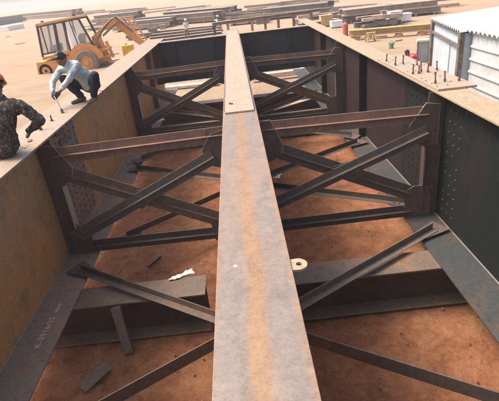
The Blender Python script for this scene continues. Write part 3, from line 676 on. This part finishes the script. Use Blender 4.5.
for k, (u0, v0, u1, v1, w, mt, lb) in enumerate((
    (146, 43.5, 222, 33.6, .7, gs_, 'wide grey plate beam lying just beyond the end girder'),
    (150, 39.6, 223, 31.0, .6, bs_, 'brown flat beam at the feet of the walking workers'),
    (150, 36.6, 222, 28.6, .6, gs_, 'grey flat beam behind the feet of the walking workers'),
    (150, 33.6, 222, 26.3, .6, ps_, 'pink buff flat beam at waist height behind the walking workers'))):
    stand_beam('flat_beam', at_z(u0, v0), at_z(u1, v1), w, .22, mt, lb, group='flat beams beyond the end girder')
for k, (u, v, sx_, sy_, h, mt, lb) in enumerate((
    (153, 34, 1.0, .5, .55, 'darksteel', 'dark crate on the brown beams left of the walking workers'),
    (163, 29.5, .7, .6, .5, gs_, 'small grey crate behind the brown beams'),
    (216, 31, .5, .5, .5, 'mustard', 'small mustard block left of the centre girder tip'),
    (262, 24, 1.3, .8, .7, 'darksteel', 'dark low crate behind the end girder right of the centre girder'),
    (327, 27, 1.0, .9, .9, 'mustard', 'pale mustard crate beyond the right girder tip'),
    (337, 28, .9, .7, .5, 'white', 'white crate next to the mustard crate beyond the right girder tip'),
    (316, 22, .9, .9, .8, gs_, 'grey crate at the far tip of the right girder'),
    (396, 24.5, .9, .9, .9, 'white', 'upright white block above the long yellow girder'),
    (404, 22.5, 1.2, .9, .6, 'white', 'wide white block above the long yellow girder, right of the upright one'),
    (385, 23, .5, .5, .9, 'brownsteel', 'narrow brown block above the long yellow girder'),
    (358, 28, .5, .5, .35, 'darksteel', 'small dark block above the left end of the long yellow girder'))):
    p = at_z(u, v); b = bmesh.new(); t = thing('crate', p, lb, 'crate')
    box(b, p+Vector((-sx_/2, 0, .08)), p+Vector((sx_/2, sy_, h))); new_obj('crate_body', b, mt, t, .03)
    b = bmesh.new(); box(b, p+Vector((-sx_/2-.04, -.04, h)), p+Vector((sx_/2+.04, sy_+.04, h+.05))); new_obj('lid', b, mt, t, .01)
    for q in (-1, 1): b = bmesh.new(); box(b, p+Vector((q*sx_*.35-.05, .02, 0)), p+Vector((q*sx_*.35+.05, sy_-.02, .08))); new_obj('skid', b, 'darksteel', t)
# raised long beam behind the end girder
t = thing('raised_beam', at_z(255, 30), 'long brown beam carried on short posts behind the end girder', 'steel beam')
ya = 24.
A = at_y(212, 24.2, ya); B = at_y(322, 9.5, ya); b = bmesh.new(); ibar(b, A, B, .4, .22, .03, .03); new_obj('rolled_section', b, 'brownsteel', t)
for f in (.14, .36, .48, .60, .74, .9):
    p = A.lerp(B, f); b = bmesh.new(); bar(b, Vector((p.x, p.y, 0)), p-Vector((0, 0, .1)), .2, .2, (0, 1, 0)); new_obj('post', b, 'darksteel' if f > .4 else 'brownsteel', t)
pile(228, 26.5, 268, 22.4, 4, .5, .3, [gs_, ps_], 'low grey stack seen under the raised brown beam', layers=1)
pile(262, 21, 330, 14.5, 5, .8, .5, [gs_, 'darksteel', 'mustard'], 'far grey stack above the end girder corner')
pile(345, 24.5, 395, 18.8, 5, .6, .45, [gs_, ps_, 'darksteel'], 'grey beam stack above the left half of the long yellow girder')
pile(392, 19, 440, 14, 5, .7, .45, [bs_, ps_, gs_], 'brown beam stack left of the shed roof')
pile(300, 30, 340, 25.5, 3, .5, .3, [ps_, gs_], 'low pale stack beside the far tip of the right girder', layers=1)
# long yellow girder
t = thing('yellow_girder', at_z(400, 35), 'long yellow girder on small stands in the sand beyond the right girder', 'girder')
A, B = at_z(349, 33.5, G+.28), at_z(452, 25, G+.28); b = bmesh.new(); ibar(b, A, B, .5, .4, .05, .04); new_obj('rolled_section', b, 'mustard', t, .01)
for f, lo in ((.06, 0), (.2, 0), (.5, 0), (.72, 0)):
    p = A.lerp(B, f); b = bmesh.new(); prism(b, [(-.28, 0), (.28, 0), (.14, .22), (-.14, .22)], Vector((p.x, p.y-.2, 0)), Vector((p.x, p.y+.2, 0)), (0, 0, 1)); new_obj('stand', b, 'mustard', t, .01)
for u, v, lb in ((355.5, 38.5, 'small yellow trestle under the left end of the long yellow girder'), (371, 41.5, 'yellow trestle standing on sand nearest the green can'), (423.5, 33, 'brown trestle near the grey sheet panel')):
    p = at_z(u, v); t = thing('trestle', p, lb, 'trestle', 'trestles by the long yellow girder'); mt = 'brownsteel' if u > 400 else 'mustard'
    hh = .55
    b = bmesh.new(); box(b, p+Vector((-.28, -.12, hh-.07)), p+Vector((.28, .12, hh))); new_obj('top_bar', b, mt, t, .01)
    for a in (-1, 1):
        for c in (-1, 1):
            b = bmesh.new(); bar(b, p+Vector((a*.3, c*.25, 0)), p+Vector((a*.14, c*.08, hh-.07)), .08, .08, (0, 1, 0)); new_obj('leg', b, mt, t)
    b = bmesh.new(); box(b, p+Vector((-.24, -.2, .16)), p+Vector((.24, .2, .21))); new_obj('cross_bar', b, mt, t)
# red cylinder, green can
t = thing('red_cylinder', at_z(345.5, 35.5), 'tall red cylinder standing on sand just beyond the right girder', 'cylinder'); p = at_z(345.5, 36)
b = bmesh.new(); cyl(b, p, p+Vector((0, 0, .8)), .19, 20); cyl(b, p+Vector((0, 0, .799)), p+Vector((0, 0, .93)), .19, 20, .08); new_obj('shell', b, 'red', t)
b = bmesh.new(); cyl(b, p+Vector((0, 0, .931)), p+Vector((0, 0, 1.07)), .08, 12); new_obj('valve', b, 'darksteel', t)
t = thing('green_can', at_z(391, 48.5), 'small green can alone on the sand between right girder and yellow girder', 'can'); p = at_z(391, 48.5)
b = bmesh.new(); cyl(b, p, p+Vector((0, 0, .30)), .13, 16); new_obj('can_body', b, 'green', t, .01)
b = bmesh.new(); sweep(b, [p+Vector((math.cos(a)*.12, 0, .30+.09*math.sin(a))) for a in frange(0, math.pi, 8)], .02, .02, (0, 1, 0)); new_obj('handle', b, 'green', t)
b = bmesh.new(); cyl(b, p+Vector((.1, 0, .18)), p+Vector((.2, 0, .32)), .025, 8); new_obj('spout', b, 'green', t)

# ------------------------------------------------------------ sheds
def shed(label, C0, C1, zt, depth, wall, roof, ribs, over=.12, frame=False):
    """Front wall from C0 (far) to C1 (near) along the girder; roof rises away to the right."""
    A, B = Vector((C0[0]*S, C0[1]*S, 0)), Vector((C1[0]*S, C1[1]*S, 0)); H = (zt-G)*S; d = (B-A).normalized(); out = Vector((-d.y, d.x, 0))
    if out.x > 0: out = -out
    t = thing('shed', (A+B)/2, label, 'shed'); up = Vector((0, 0, H)); inn = -out*depth
    Hr = H+depth*.07
    b = bmesh.new()
    if ribs: siding(b, A, up, B-A, .29, .035, out)
    else: corrug(b, A, B-A, up, 1, .008, .3)
    w = new_obj('front_wall', b, wall, t, smooth=False); so = w.modifiers.new('s', 'SOLIDIFY'); so.thickness = .01
    for P_, nm in ((A, 'end_wall'), (B, 'end_wall')):
        b = bmesh.new(); q = [P_+out*-.02, P_+inn, P_+inn+Vector((0, 0, Hr-.03)), P_+out*-.02+Vector((0, 0, H-.03))]; plate_poly(b, q, .02); new_obj(nm, b, wall, t)
    b = bmesh.new(); plate_poly(b, [A+inn, B+inn, B+inn+Vector((0, 0, Hr-.04)), A+inn+Vector((0, 0, Hr-.04))], .02); new_obj('rear_wall', b, wall, t)
    b = bmesh.new(); o0 = A-d*.1+out*over+Vector((0, 0, H+.03)); corrug(b, o0, (B-A)+d*.2, inn-out*over*1+Vector((0, 0, Hr-H)), 1, .03, .2, 1)
    r_ = new_obj('roof', b, roof, t); so = r_.modifiers.new('s', 'SOLIDIFY'); so.thickness = .008
    if frame:
        for P_ in (A, B): b = bmesh.new(); bar(b, P_+out*.05, P_+out*.05+up, .11, .11, (0, 1, 0)); new_obj('corner_post', b, 'darksteel', t)
        for z in (H-.03, H-.34): b = bmesh.new(); bar(b, A+out*.06+Vector((0, 0, z)), B+out*.06+Vector((0, 0, z)), .05, .07); new_obj('rail', b, 'darksteel', t)
        b = bmesh.new(); c = A.lerp(B, .66); bar(b, c+out*.03, c+out*.03+Vector((0, 0, H-.36)), .03, .03, (0, 1, 0)); new_obj('door_edge', b, 'bluetin', t)
    return t
shed('white shed with horizontal ribbed wall at the right edge beside the right girder', (3.50, 6.86), (3.42, 1.5), -1.0, 5.5, 'tin', 'roof_tin', True)
shed('shed with pale blue grey sheet front framed by dark posts', (3.78, 8.9), (3.40, 6.95), -1.0, 6., 'bluetin', 'roof_tin', False, frame=True)
t = thing('leaning_panel', at_z(422, 66), 'grey green sheet panel with curled white top beside a dark post', 'sheet panel'); Yp = 13.3
b = bmesh.new(); cs = [at_y(*q, Yp) for q in ((418, 41), (429, 40.5), (427, 74), (413, 74))]; plate_poly(b, cs, .03); new_obj('sheet', b, 'greentin', t)
b = bmesh.new(); cyl(b, at_y(417, 40.5, Yp), at_y(429.5, 39.8, Yp), .07, 12); new_obj('curled_edge', b, 'white', t)
b = bmesh.new(); a_ = at_y(430, 36.5, Yp); bar(b, Vector((a_.x, a_.y, 0)), a_, .07, .07, (0, 1, 0)); new_obj('post', b, 'darksteel', t)
b = bmesh.new(); a_ = at_y(418, 41, Yp); bar(b, Vector((a_.x, a_.y, 0)), a_, .05, .05, (0, 1, 0)); new_obj('post', b, 'darksteel', t)
for u, v, lb in ((438, 74, 'dark low offcut at the shed door, left one'), (446, 76, 'dark low offcut at the shed door, right one')):
    p = at_y(u, v-3, 8.4); b = bmesh.new(); bar(b, Vector((p.x-.1, p.y, .2)), Vector((p.x+.16, p.y+.1, p.z)), .14, .08, (0, 1, 0)); tag(new_obj('offcut', b, 'darksteel'), lb, 'offcut')
# more bundles and sheets filling the back of the yard, row by row
random.seed(21)
rows_ = [((20, 15), (205, 11), 6, 'farthest row at left', 9), ((95, 30), (150, 25), 3, 'row just above the bent boom', 5), ((232, 19), (262, 15.5), 2, 'row above the raised brown beam', 6),
         ((300, 24), (345, 19), 3, 'row by the far tip of the right girder', 3), ((345, 17), (440, 7), 5, 'row farthest back right of the red cylinder', 4.5), ((255, 11), (330, 3), 4, 'farthest row straight ahead', 6),
         ((366, 27), (392, 24.5), 2, 'row just above the yellow girder', 2.4)]
orl = ('first', 'second', 'third', 'fourth', 'fifth', 'sixth'); cols = (('brownsteel', 'brown'), ('greysteel', 'grey'), ('pinksteel', 'pink buff'), ('darksteel', 'dark'), ('mustard', 'mustard'), ('white', 'white'))
for (a, c, n, where, L) in rows_:
    for k in range(n):
        f = (k+.5)/n; u = a[0]+(c[0]-a[0])*f; v = a[1]+(c[1]-a[1])*f; mt_, cn = random.choice(cols[:4]); p = at_z(u, v)
        t = thing('bundle', p, f'{cn} bundle, {orl[k]} from left, {where}', 'bundle'); an = random.uniform(-.5, .35); d = Vector((math.cos(an), math.sin(an), 0)); nn = Vector((-d.y, d.x, 0)); ll = L*random.uniform(.35, .6)
        m_ = random.randint(3, 6)
        for i in range(m_):
            w = random.uniform(.2, .5); h = random.uniform(.12, .4); lay = .0 if i < m_-2 else .45
            o_ = nn*((i % 4)*.55-.8)+Vector((0, 0, .12+h/2+lay)); e = random.uniform(-.3, .3)
            b = bmesh.new(); sk = nn*random.uniform(-.15, .15); A = p-d*ll*(1+e*.3)+o_; B = p+d*ll*(1+e)+o_+sk
            if i % 2: ibar(b, A, B, w, h, .03, .03)
            else: bar(b, A, B, w, h)
            new_obj('member', b, mt_ if random.random() < .6 else random.choice(cols[:4])[0], t)
        for f2 in (-.6, .6): b = bmesh.new(); bar(b, p+d*ll*f2-nn*1.1+Vector((0, 0, .06)), p+d*ll*f2+nn*1.1+Vector((0, 0, .06)), .12, .12); new_obj('bearer', b, 'darksteel', t)
# loose scraps on the sand
sc_ = [(398, 41, 'pale flat scrap on sand left of the grey sheet panel', 'pinksteel', .5), (380, 37, 'brown scrap bar on sand behind the green can', 'brownsteel', .9), (20, 44, 'faint brown scrap bar on open sand left of the backhoe', 'brownsteel', 1.2), (8, 37, 'small dark scrap on open sand at the far left', 'darksteel', .7),
       (112, 55, 'pinkish board on sand between backhoe and yellow tank', 'pinksteel', 1.2), (118, 60, 'pale board nearest the girder beside the yellow tank', 'timber', 1.), (405, 30, 'thin grey rod on sand under the yellow girder', 'greysteel', 1.4), (362, 33, 'dark offcut behind the left yellow trestle', 'darksteel', .6)]
for u, v, lb, mt_, L in sc_:
    p = at_z(u, v); an = random.uniform(-.6, .6); d = Vector((math.cos(an), math.sin(an), 0))*L/2; b = bmesh.new(); bar(b, p-d+Vector((0, 0, .04)), p+d+Vector((0, 0, .06)), .16, .07); tag(new_obj('scrap', b, mt_, bevel=.006), lb, 'scrap')
#PEOPLE
# ------------------------------------------------------------ people
def capsules(bm, parts):
    for p_ in parts:
        if p_[0] == 'c':
            _, A, ra, B, rb = p_; A, B = Vector(A), Vector(B)
            for c, r in ((A, ra), (B, rb)): bmesh.ops.create_icosphere(bm, subdivisions=2, radius=r, matrix=Matrix.Translation(c))
            if (B-A).length > 1e-4: cyl(bm, A, B, ra, 16, rb)
        else:
            _, C_, r3, rot = p_
            bmesh.ops.create_icosphere(bm, subdivisions=3, radius=1, matrix=Matrix.Translation(C_) @ rot @ Matrix.Diagonal((*r3, 1)))
def skinmesh(name, parts, mat, parent, mw, voxel=.009, it=4, fold=0):
    b = bmesh.new(); capsules(b, parts); me = bpy.data.meshes.new('tmp'); b.to_mesh(me); b.free()
    o = bpy.data.objects.new('tmp', me); COL.objects.link(o)
    r = o.modifiers.new('r', 'REMESH'); r.mode = 'VOXEL'; r.voxel_size = voxel; r.use_smooth_shade = True
    sm = o.modifiers.new('s', 'SMOOTH'); sm.iterations = it; sm.factor = .5
    bpy.context.view_layer.update()
    m2 = bpy.data.meshes.new_from_object(o.evaluated_get(bpy.context.evaluated_depsgraph_get())); bpy.data.objects.remove(o)
    if fold:
        ns = [v.normal.copy() for v in m2.vertices]
        for v, n_ in zip(m2.vertices, ns):
            v.co += n_*fold*(noise.noise(v.co*11)+.6*noise.noise(v.co*24+Vector((3, 1, 7))))
    m2.name = name; m2.transform(mw)
    for p_ in m2.polygons: p_.use_smooth = True
    m2.materials.clear(); m2.materials.append(M[mat]); o2 = bpy.data.objects.new(name, m2); COL.objects.link(o2)
    if parent: o2.parent = parent
    return o2
I4 = Matrix.Identity(4)
def hand(P, d, palm, side, curl=.9, grip=True):
    """P wrist, d direction to the knuckles, palm = palm normal, side = thumb side."""
    d, palm, side = Vector(d).normalized(), Vector(palm).normalized(), Vector(side).normalized(); P = Vector(P); out = []
    k0 = P+d*.085
    out.append(('c', P, .024, P+d*.03, .028)); 
    for s_, L in ((.028, .066), (.009, .075), (-.010, .070), (-.028, .056)):
        a = P+d*.03+side*s_*.8; k = k0+side*s_; out.append(('c', a, .016, k, .0125))
        d1 = (d*math.cos(curl)+palm*math.sin(curl)); m1 = k+d1*L*.5; d2 = (d*math.cos(curl*2)+palm*math.sin(curl*2)); m2 = m1+d2*L*.32; d3 = (d*math.cos(curl*2.6)+palm*math.sin(curl*2.6)); m3 = m2+d3*L*.25
        out += [('c', k, .0105, m1, .0095), ('c', m1, .0095, m2, .0085), ('c', m2, .0085, m3, .0075)]
    t0 = P+d*.025+side*.022; t1 = t0+(side*.7+d*.5+palm*.4).normalized()*.04; t2 = t1+(d*.7+palm*.7).normalized()*.035
    out += [('c', t0, .015, t1, .0125), ('c', t1, .012, t2, .009)]
    return out
def head_parts(H, f, up, r=.078):
    """H head centre, f facing, up."""
    f = Vector(f).normalized(); up = Vector(up).normalized(); s_ = f.cross(up).normalized(); up = s_.cross(f)
    rot = Matrix((s_, f, up)).transposed().to_4x4(); H = Vector(H)
    L = lambda a, b, c: H+s_*a+f*b+up*c
    parts = [('e', L(0, -.01, .03), (.074, .094, .088), rot), ('e', L(0, .02, -.04), (.058, .068, .075), rot), ('c', L(0, .085, .01), .010, L(0, .105, -.025), .014),
             ('c', L(0, .04, -.09), .028, L(0, .062, -.09), .022), ('c', L(-.022, .084, -.058), .008, L(.022, .084, -.058), .008), ('c', L(-.04, .074, .022), .012, L(.04, .074, .022), .012),
             ('e', L(.076, -.005, -.01), (.012, .022, .033), rot), ('e', L(-.076, -.005, -.01), (.012, .022, .033), rot)]
    hair = [('e', L(0, -.02, .045), (.083, .100, .088), rot), ('e', L(0, -.05, -.005), (.078, .066, .075), rot), ('e', L(0, .03, .085), (.06, .05, .035), rot)]
    eyes = [L(.031, .082, .0), L(-.031, .082, .0)]
    return parts, hair, eyes, L
def finish_person(name, label, parts_body, clothes, H, f, up, mw, loc, vox, hat=None, group=None):
    hp, hair, eyes, L = head_parts(H, f, up)
    body = skinmesh('person', parts_body+hp, 'skin', None, I4, vox, 3)
    body.matrix_world = mw; tag(body, label, 'person', group)
    for nm, pr, mt, fold in clothes:
        o = skinmesh(nm, pr, mt, body, I4, vox, 3, fold)
    skinmesh('hair', hair, 'hair', body, I4, vox, 2, .012)
    for e in eyes:
        b = bmesh.new(); bmesh.ops.create_uvsphere(b, u_segments=10, v_segments=8, radius=.008, matrix=Matrix.Translation(e)); o = new_obj('eye', b, 'hair'); o.parent = body
    if hat:
        Fv = Vector(f).normalized(); U = Vector(up).normalized(); s_ = Fv.cross(U).normalized(); U = s_.cross(Fv); rot = Matrix((s_, Fv, U)).transposed().to_4x4()
        b = bmesh.new(); bmesh.ops.create_uvsphere(b, u_segments=24, v_segments=14, radius=1, matrix=Matrix.Translation(L(0, -.01, .05)) @ rot @ Matrix.Diagonal((.105, .125, .11, 1)))
        geom = [v for v in b.verts if (v.co-L(0, 0, .045)).dot(U) < 0]; bmesh.ops.delete(b, geom=geom, context='VERTS')
        h_ = new_obj('helmet', b, hat, smooth=True); h_.parent = body; so = h_.modifiers.new('s', 'SOLIDIFY'); so.thickness = .006
        b = bmesh.new(); n = 24; r0 = [b.verts.new(L(math.cos(2*math.pi*k/n)*.104, -.01+math.sin(2*math.pi*k/n)*.124, .05)) for k in range(n)]; r1 = [b.verts.new(L(math.cos(2*math.pi*k/n)*.118, -.01+math.sin(2*math.pi*k/n)*(.17 if math.sin(2*math.pi*k/n) > 0 else .135), .042)) for k in range(n)]
        for k in range(n): b.faces.new((r0[k], r0[(k+1) % n], r1[(k+1) % n], r1[k]))
        br = new_obj('helmet_brim', b, hat, smooth=True); br.parent = h_; so = br.modifiers.new('s', 'SOLIDIFY'); so.thickness = .006
    return body
def frame_at(loc, az):
    """local +y faces azimuth az (deg from +Y towards +X)."""
    return Matrix.Translation(loc) @ Matrix.Rotation(-R_(az), 4, 'Z')
def arm(sh, el, wr, k=1): return [('c', sh, .052*k, el, .041*k), ('c', el, .041*k, wr, .027*k)]
def off(parts, d): return [(q[0], q[1], q[2]+d, q[3], q[4]+d) if q[0] == 'c' else (q[0], q[1], tuple(x+d for x in q[2]), q[3]) for q in parts]

# squatting man on the left flange. x = his right side is -? : local x is to the right of +y
V = Vector
hipL, hipR = V((-.09, -.16, .27)), V((.09, -.16, .27))
knL, knR = V((-.36, .08, .48)), V((.24, .20, .45)); anL, anR = V((-.15, -.02, .09)), V((.15, .0, .09)); toL, toR = V((-.19, .19, .03)), V((.18, .2, .03))
shL, shR = V((-.08, .12, .69)), V((.26, .15, .66)); elL, elR = V((-.02, .36, .47)), V((.36, .36, .43)); wrL, wrR = V((.12, .50, .30)), V((.26, .52, .28))
nk = V((.10, .16, .72)); H = V((.13, .25, .81)); hf = V((.05, .75, -.6)); hu = V((0, .55, .8))
torso = [('c', V((0, -.15, .28)), .135, V((.03, -.06, .46)), .12), ('c', V((.03, -.06, .46)), .12, V((.08, .08, .62)), .13), ('c', shL+V((.04, 0, -.02)), .075, shR+V((-.04, 0, -.02)), .075), ('c', V((.08, .08, .66)), .09, nk, .055)]
legs = [('c', hipL, .095, knL, .062), ('c', knL, .060, anL, .042), ('c', hipR, .095, knR, .062), ('c', knR, .060, anR, .042)]
feet = [('c', anL+V((.02, -.05, -.045)), .036, toL, .028), ('c', anL, .04, anL+V((0, .03, -.05)), .036), ('c', anR+V((-.02, -.05, -.045)), .036, toR, .028), ('c', anR, .04, anR+V((0, .03, -.05)), .036)]
neck = [('c', V((.1, .12, .70)), .06, H+V((0, -.03, -.03)), .052)]
arms = arm(shL, elL, wrL)+arm(shR, elR, wrR)
hnL = hand(wrL, (.45, .6, -.55), (.6, -.3, -.5), (.2, .5, .6)); hnR = hand(wrR, (-.35, .65, -.55), (-.6, -.3, -.5), (-.2, .5, .6)); hands = hnL+hnR
body = torso+legs+feet+neck+arms+hands
shirt = off(torso, .014)+off(arm(shL, elL, elL+(wrL-elL)*.8), .014)+off(arm(shR, elR, elR+(wrR-elR)*.8), .014)
trous = off(legs[:1]+legs[2:3], .02)+[('c', knL, .078, anL+V((0, 0, .02)), .068), ('c', knR, .078, anR+V((0, 0, .02)), .068), ('e', V((0, -.17, .25)), (.18, .15, .13), I4)]
gloves = off(hands, .004)
shoes = off(feet, .01)
f0 = at_z(87.5, 102, ZT)
manA = finish_person('person', 'man in pale shirt and dark trousers squatting on the left girder, tightening a bolt', body,
    [('shirt', shirt, 'shirt', .013), ('trousers', trous, 'navy', .008), ('glove', off(hnL, .004), 'glove', 0), ('glove', off(hnR, .004), 'glove', 0), ('shoe', shoes[:2], 'darksteel', 0), ('shoe', shoes[2:], 'darksteel', 0)], H, hf, hu, frame_at(Vector((f0.x, f0.y+.05, f0.z)), 204) @ Matrix.Scale(.95, 4), None, .0085)
mwA = manA.matrix_world.copy(); grip = mwA @ V((.19, .58, .24)); tip = at_z(62.5, 113, ZT)
b = bmesh.new(); cyl(b, grip+(grip-tip)*.15, tip+Vector((0, 0, .05)), .011, 10); cyl(b, tip, tip+Vector((0, 0, .07)), .022, 10)
tag(new_obj('spanner', b, 'frame_grey'), 'long bar spanner held down on the flange by the squatting man in the pale shirt', 'spanner')
b = bmesh.new(); q = at_z(52, 121, ZT); cyl(b, q, q+Vector((.0, 0, .09)), .012, 8); cyl(b, q, q+Vector((.0, 0, .02)), .022, 6); tag(new_obj('loose_bolt', b, 'bolt_light'), 'bolt standing on the left flange between the two men', 'bolt')

# man in camouflage at the left edge, back to the camera
f1 = at_z(9, 152, ZT)
hL, hR = V((-.12, .02, .14)), V((.04, .04, .14)); kL, kR = V((-.50, .12, .20)), V((-.42, .32, .22)); aL, aR = V((-.60, .14, -.2)), V((-.52, .36, -.2))
s1L, s1R = V((-.09, .03, .61)), V((.31, .02, .59)); e1R = V((.50, .03, .38)); w1R = V((.28, .15, .25)); e1L = V((-.2, .25, .42)); w1L = V((-.12, .34, .24))
t1 = [('c', V((-.02, 0, .13)), .15, V((.04, -.03, .34)), .135), ('c', V((.04, -.03, .34)), .135, V((.10, .0, .50)), .135), ('c', s1L+V((.04, 0, -.03)), .078, s1R+V((-.05, 0, -.02)), .082)]
H1 = V((.085, .10, .825)); n1 = [('c', V((.11, .03, .60)), .06, H1+V((0, -.03, -.04)), .053)]
l1 = [('c', hL, .1, kL, .065), ('c', kL, .062, aL, .045), ('c', hR, .1, kR, .065), ('c', kR, .062, aR, .045)]
ft = [('c', aL, .04, aL+V((-.16, .02, -.03)), .03), ('c', aR, .04, aR+V((-.16, .02, -.02)), .03)]
a1 = arm(s1R, e1R, w1R)+arm(s1L, e1L, w1L); hR1 = hand(w1R, (-.5, .6, -.5), (-.5, -.2, -.6), (-.2, .6, .4)); hL1 = hand(w1L, (.4, .6, -.5), (.5, -.2, -.6), (.2, .6, .4)); h1 = hR1+hL1
manB = finish_person('person', 'man in dark camouflage jacket and orange helmet sitting on the girder at the left edge', t1+n1+l1+ft+a1+h1,
    [('jacket', off(t1, .02)+off(a1, .02)+[('c', V((.11, .02, .63)), .075, V((.12, .04, .68)), .066)], 'camo', .014), ('trousers', off(l1, .02)+[('e', V((-.03, .0, .12)), (.17, .17, .12), I4)], 'camo', .008), ('glove', off(hR1, .004), 'glove', 0), ('glove', off(hL1, .004), 'glove', 0), ('shoe', off(ft[:1], .01), 'darksteel', 0), ('shoe', off(ft[1:], .01), 'darksteel', 0)],
    H1, (-.1, .9, -.45), (0, .4, .9), frame_at(Vector((-2.90, 5.3, f1.z)), 0), None, .0085, hat='cap_orange')
q0 = at_z(41, 130, ZT); b = bmesh.new(); cyl(b, q0+Vector((0, 0, .0)), q0+Vector((-.02, .05, .26)), .011, 8); cyl(b, q0+Vector((-.02, .05, .25)), q0+Vector((-.14, .04, .27)), .012, 8); cyl(b, q0, q0+Vector((0, 0, .04)), .024, 6)
tag(new_obj('spanner', b, 'bolt'), 'short upright spanner on the flange beside the camouflage sleeve', 'spanner')
b = bmesh.new(); A = at_z(52, 119.5, ZT+.01); B = at_z(88, 97.5, ZT+.01)
random.seed(5)
for k, (u, v, lb) in enumerate(((30, 141, 'small rusty scrap on the left flange below the camouflage man'), (24, 147, 'pale scrap strip on the left flange edge by the camouflage man'), (100, 91, 'small bolt lying on the left flange right of the squatting man'))):
    q = at_z(u, v, ZT)+Vector((0, 0, .006)); a_ = random.uniform(0, 3); d = Vector((math.cos(a_), math.sin(a_), 0))*(.05+.02*k)
    b = bmesh.new(); bar(b, q-d, q+d, .05-.015*k, .012); tag(new_obj('scrap', b, ('bolt', 'timber', 'bolt')[k], bevel=.002), lb, 'scrap')
# walking workers in the distance
def walker(loc, az, label, shirt, trouser, vest=None, bend=.25, sc=1.0):
    hz = .86; sp = .16
    hL, hR = V((-.09, 0, hz)), V((.09, 0, hz)); kL, kR = V((-.1, .14, .48)), V((.1, -.02, .47)); aL, aR = V((-.1, sp, .08)), V((.1, -sp-.06, .1))
    ch = V((0, .10+bend*.5, 1.28)); sL, sR = ch+V((-.18, 0, .10)), ch+V((.18, 0, .10)); H = ch+V((0, .06+bend*.3, .36))
    eL, eR = sL+V((-.05, .08, -.27)), sR+V((.06, .0, -.28)); wL, wR = eL+V((.02, .18, -.17)), eR+V((.0, .14, -.20))
    T = [('c', V((0, 0, hz+.02)), .135, ch, .14), ('c', sL+V((.04, 0, 0)), .07, sR-V((.04, 0, 0)), .07)]; N = [('c', ch+V((0, 0, .1)), .058, H, .052)]
    L_ = [('c', hL, .09, kL, .06), ('c', kL, .058, aL, .042), ('c', hR, .09, kR, .06), ('c', kR, .058, aR, .042)]
    F_ = [('c', aL, .04, aL+V((0, .16, -.045)), .032), ('c', aR, .04, aR+V((0, .16, -.06)), .032)]
    A_ = arm(sL, eL, wL)+arm(sR, eR, wR); Hh = hand(wL, (0, .3, -.9), (1, 0, 0), (0, 1, 0), .5)+hand(wR, (0, .3, -.9), (-1, 0, 0), (0, 1, 0), .5)
    cl = [('shirt', off(T, .018)+off(A_[:1]+A_[2:3], .02)+off(A_[1:2]+A_[3:], .012), shirt, .008), ('trousers', off(L_, .022)+[('e', V((0, 0, hz-.02)), (.17, .13, .12), I4)], trouser, .006), ('shoe', off(F_[:1], .01), 'darksteel', 0), ('shoe', off(F_[1:], .01), 'darksteel', 0)]
    if vest: cl.append(('vest', off(T[:1], .036), vest, .004))
    return finish_person('person', label, T+N+L_+F_+A_+Hh, cl, H, (0, 1, -.3), (0, .2, 1), frame_at(loc, az) @ Matrix.Scale(sc, 4), None, .016, hat='white')
walker(at_z(187.5, 38.6), 160, 'worker in white helmet and long pale shirt on the beams behind the end girder', 'pale_cloth', 'darksteel', bend=.15, sc=.98)
walker(at_z(215, 37.4), 60, 'worker in white helmet and dark navy vest walking right of the pale shirted one', 'white', 'navy', vest='navy', bend=.45, sc=1.0)
# crouching person in red beyond the right girder
c0 = at_z(414, 71.5); 
hL, hR = V((-.1, -.1, .2)), V((.1, -.1, .2)); kL, kR = V((-.2, .25, .48)), V((.2, .25, .48)); aL, aR = V((-.15, .05, .08)), V((.15, .05, .08))
T = [('c', V((0, -.1, .22)), .16, V((0, .08, .56)), .17), ('c', V((-.16, .12, .62)), .09, V((.16, .12, .62)), .09)]; Hc = V((0, .33, .80))
L_ = [('c', hL, .1, kL, .065), ('c', kL, .06, aL, .045), ('c', hR, .1, kR, .065), ('c', kR, .06, aR, .045)]; F_ = [('c', aL, .04, aL+V((0, .15, -.05)), .03), ('c', aR, .04, aR+V((0, .15, -.05)), .03)]
A_ = arm(V((-.2, .14, .62)), V((-.28, .36, .4)), V((-.12, .5, .25)))+arm(V((.2, .14, .62)), V((.28, .36, .4)), V((.12, .5, .25)))
Hh = hand((-.12, .5, .25), (.3, .5, -.6), (.6, 0, -.5), (.2, .5, .5))+hand((.12, .5, .25), (-.3, .5, -.6), (-.6, 0, -.5), (-.2, .5, .5))
finish_person('person', 'person in dusty red clothes crouching on the sand beyond the right girder', T+L_+F_+A_+Hh+[('c', V((0, .15, .6)), .06, Hc, .05)],
    [('tunic', off(T, .05)+off(A_, .025), 'pink_cloth', .014), ('trousers', off(L_, .03), 'navy', .006), ('shoe', off(F_[:1], .01), 'darksteel', 0), ('shoe', off(F_[1:], .01), 'darksteel', 0)], Hc, (0, .9, -.4), (0, .4, .9), frame_at(Vector((c0.x, c0.y, 0)), -80), None, .014)

# ------------------------------------------------------------ dusty air
b = bmesh.new(); box(b, (-1500, -30, -1.2), (1500, 1500, 16)); hz_ = new_obj('haze', b, 'white'); tag(hz_, kind='stuff')
mt = bpy.data.materials.new('dusty air'); mt.use_nodes = True; nt = mt.node_tree; nt.nodes.clear()
vo_ = nt.nodes.new('ShaderNodeVolumePrincipled'); vo_.inputs['Color'].default_value = (.98, .95, .9, 1); vo_.inputs['Density'].default_value = .0014
ou = nt.nodes.new('ShaderNodeOutputMaterial'); nt.links.new(vo_.outputs[0], ou.inputs['Volume']); hz_.data.materials[0] = mt
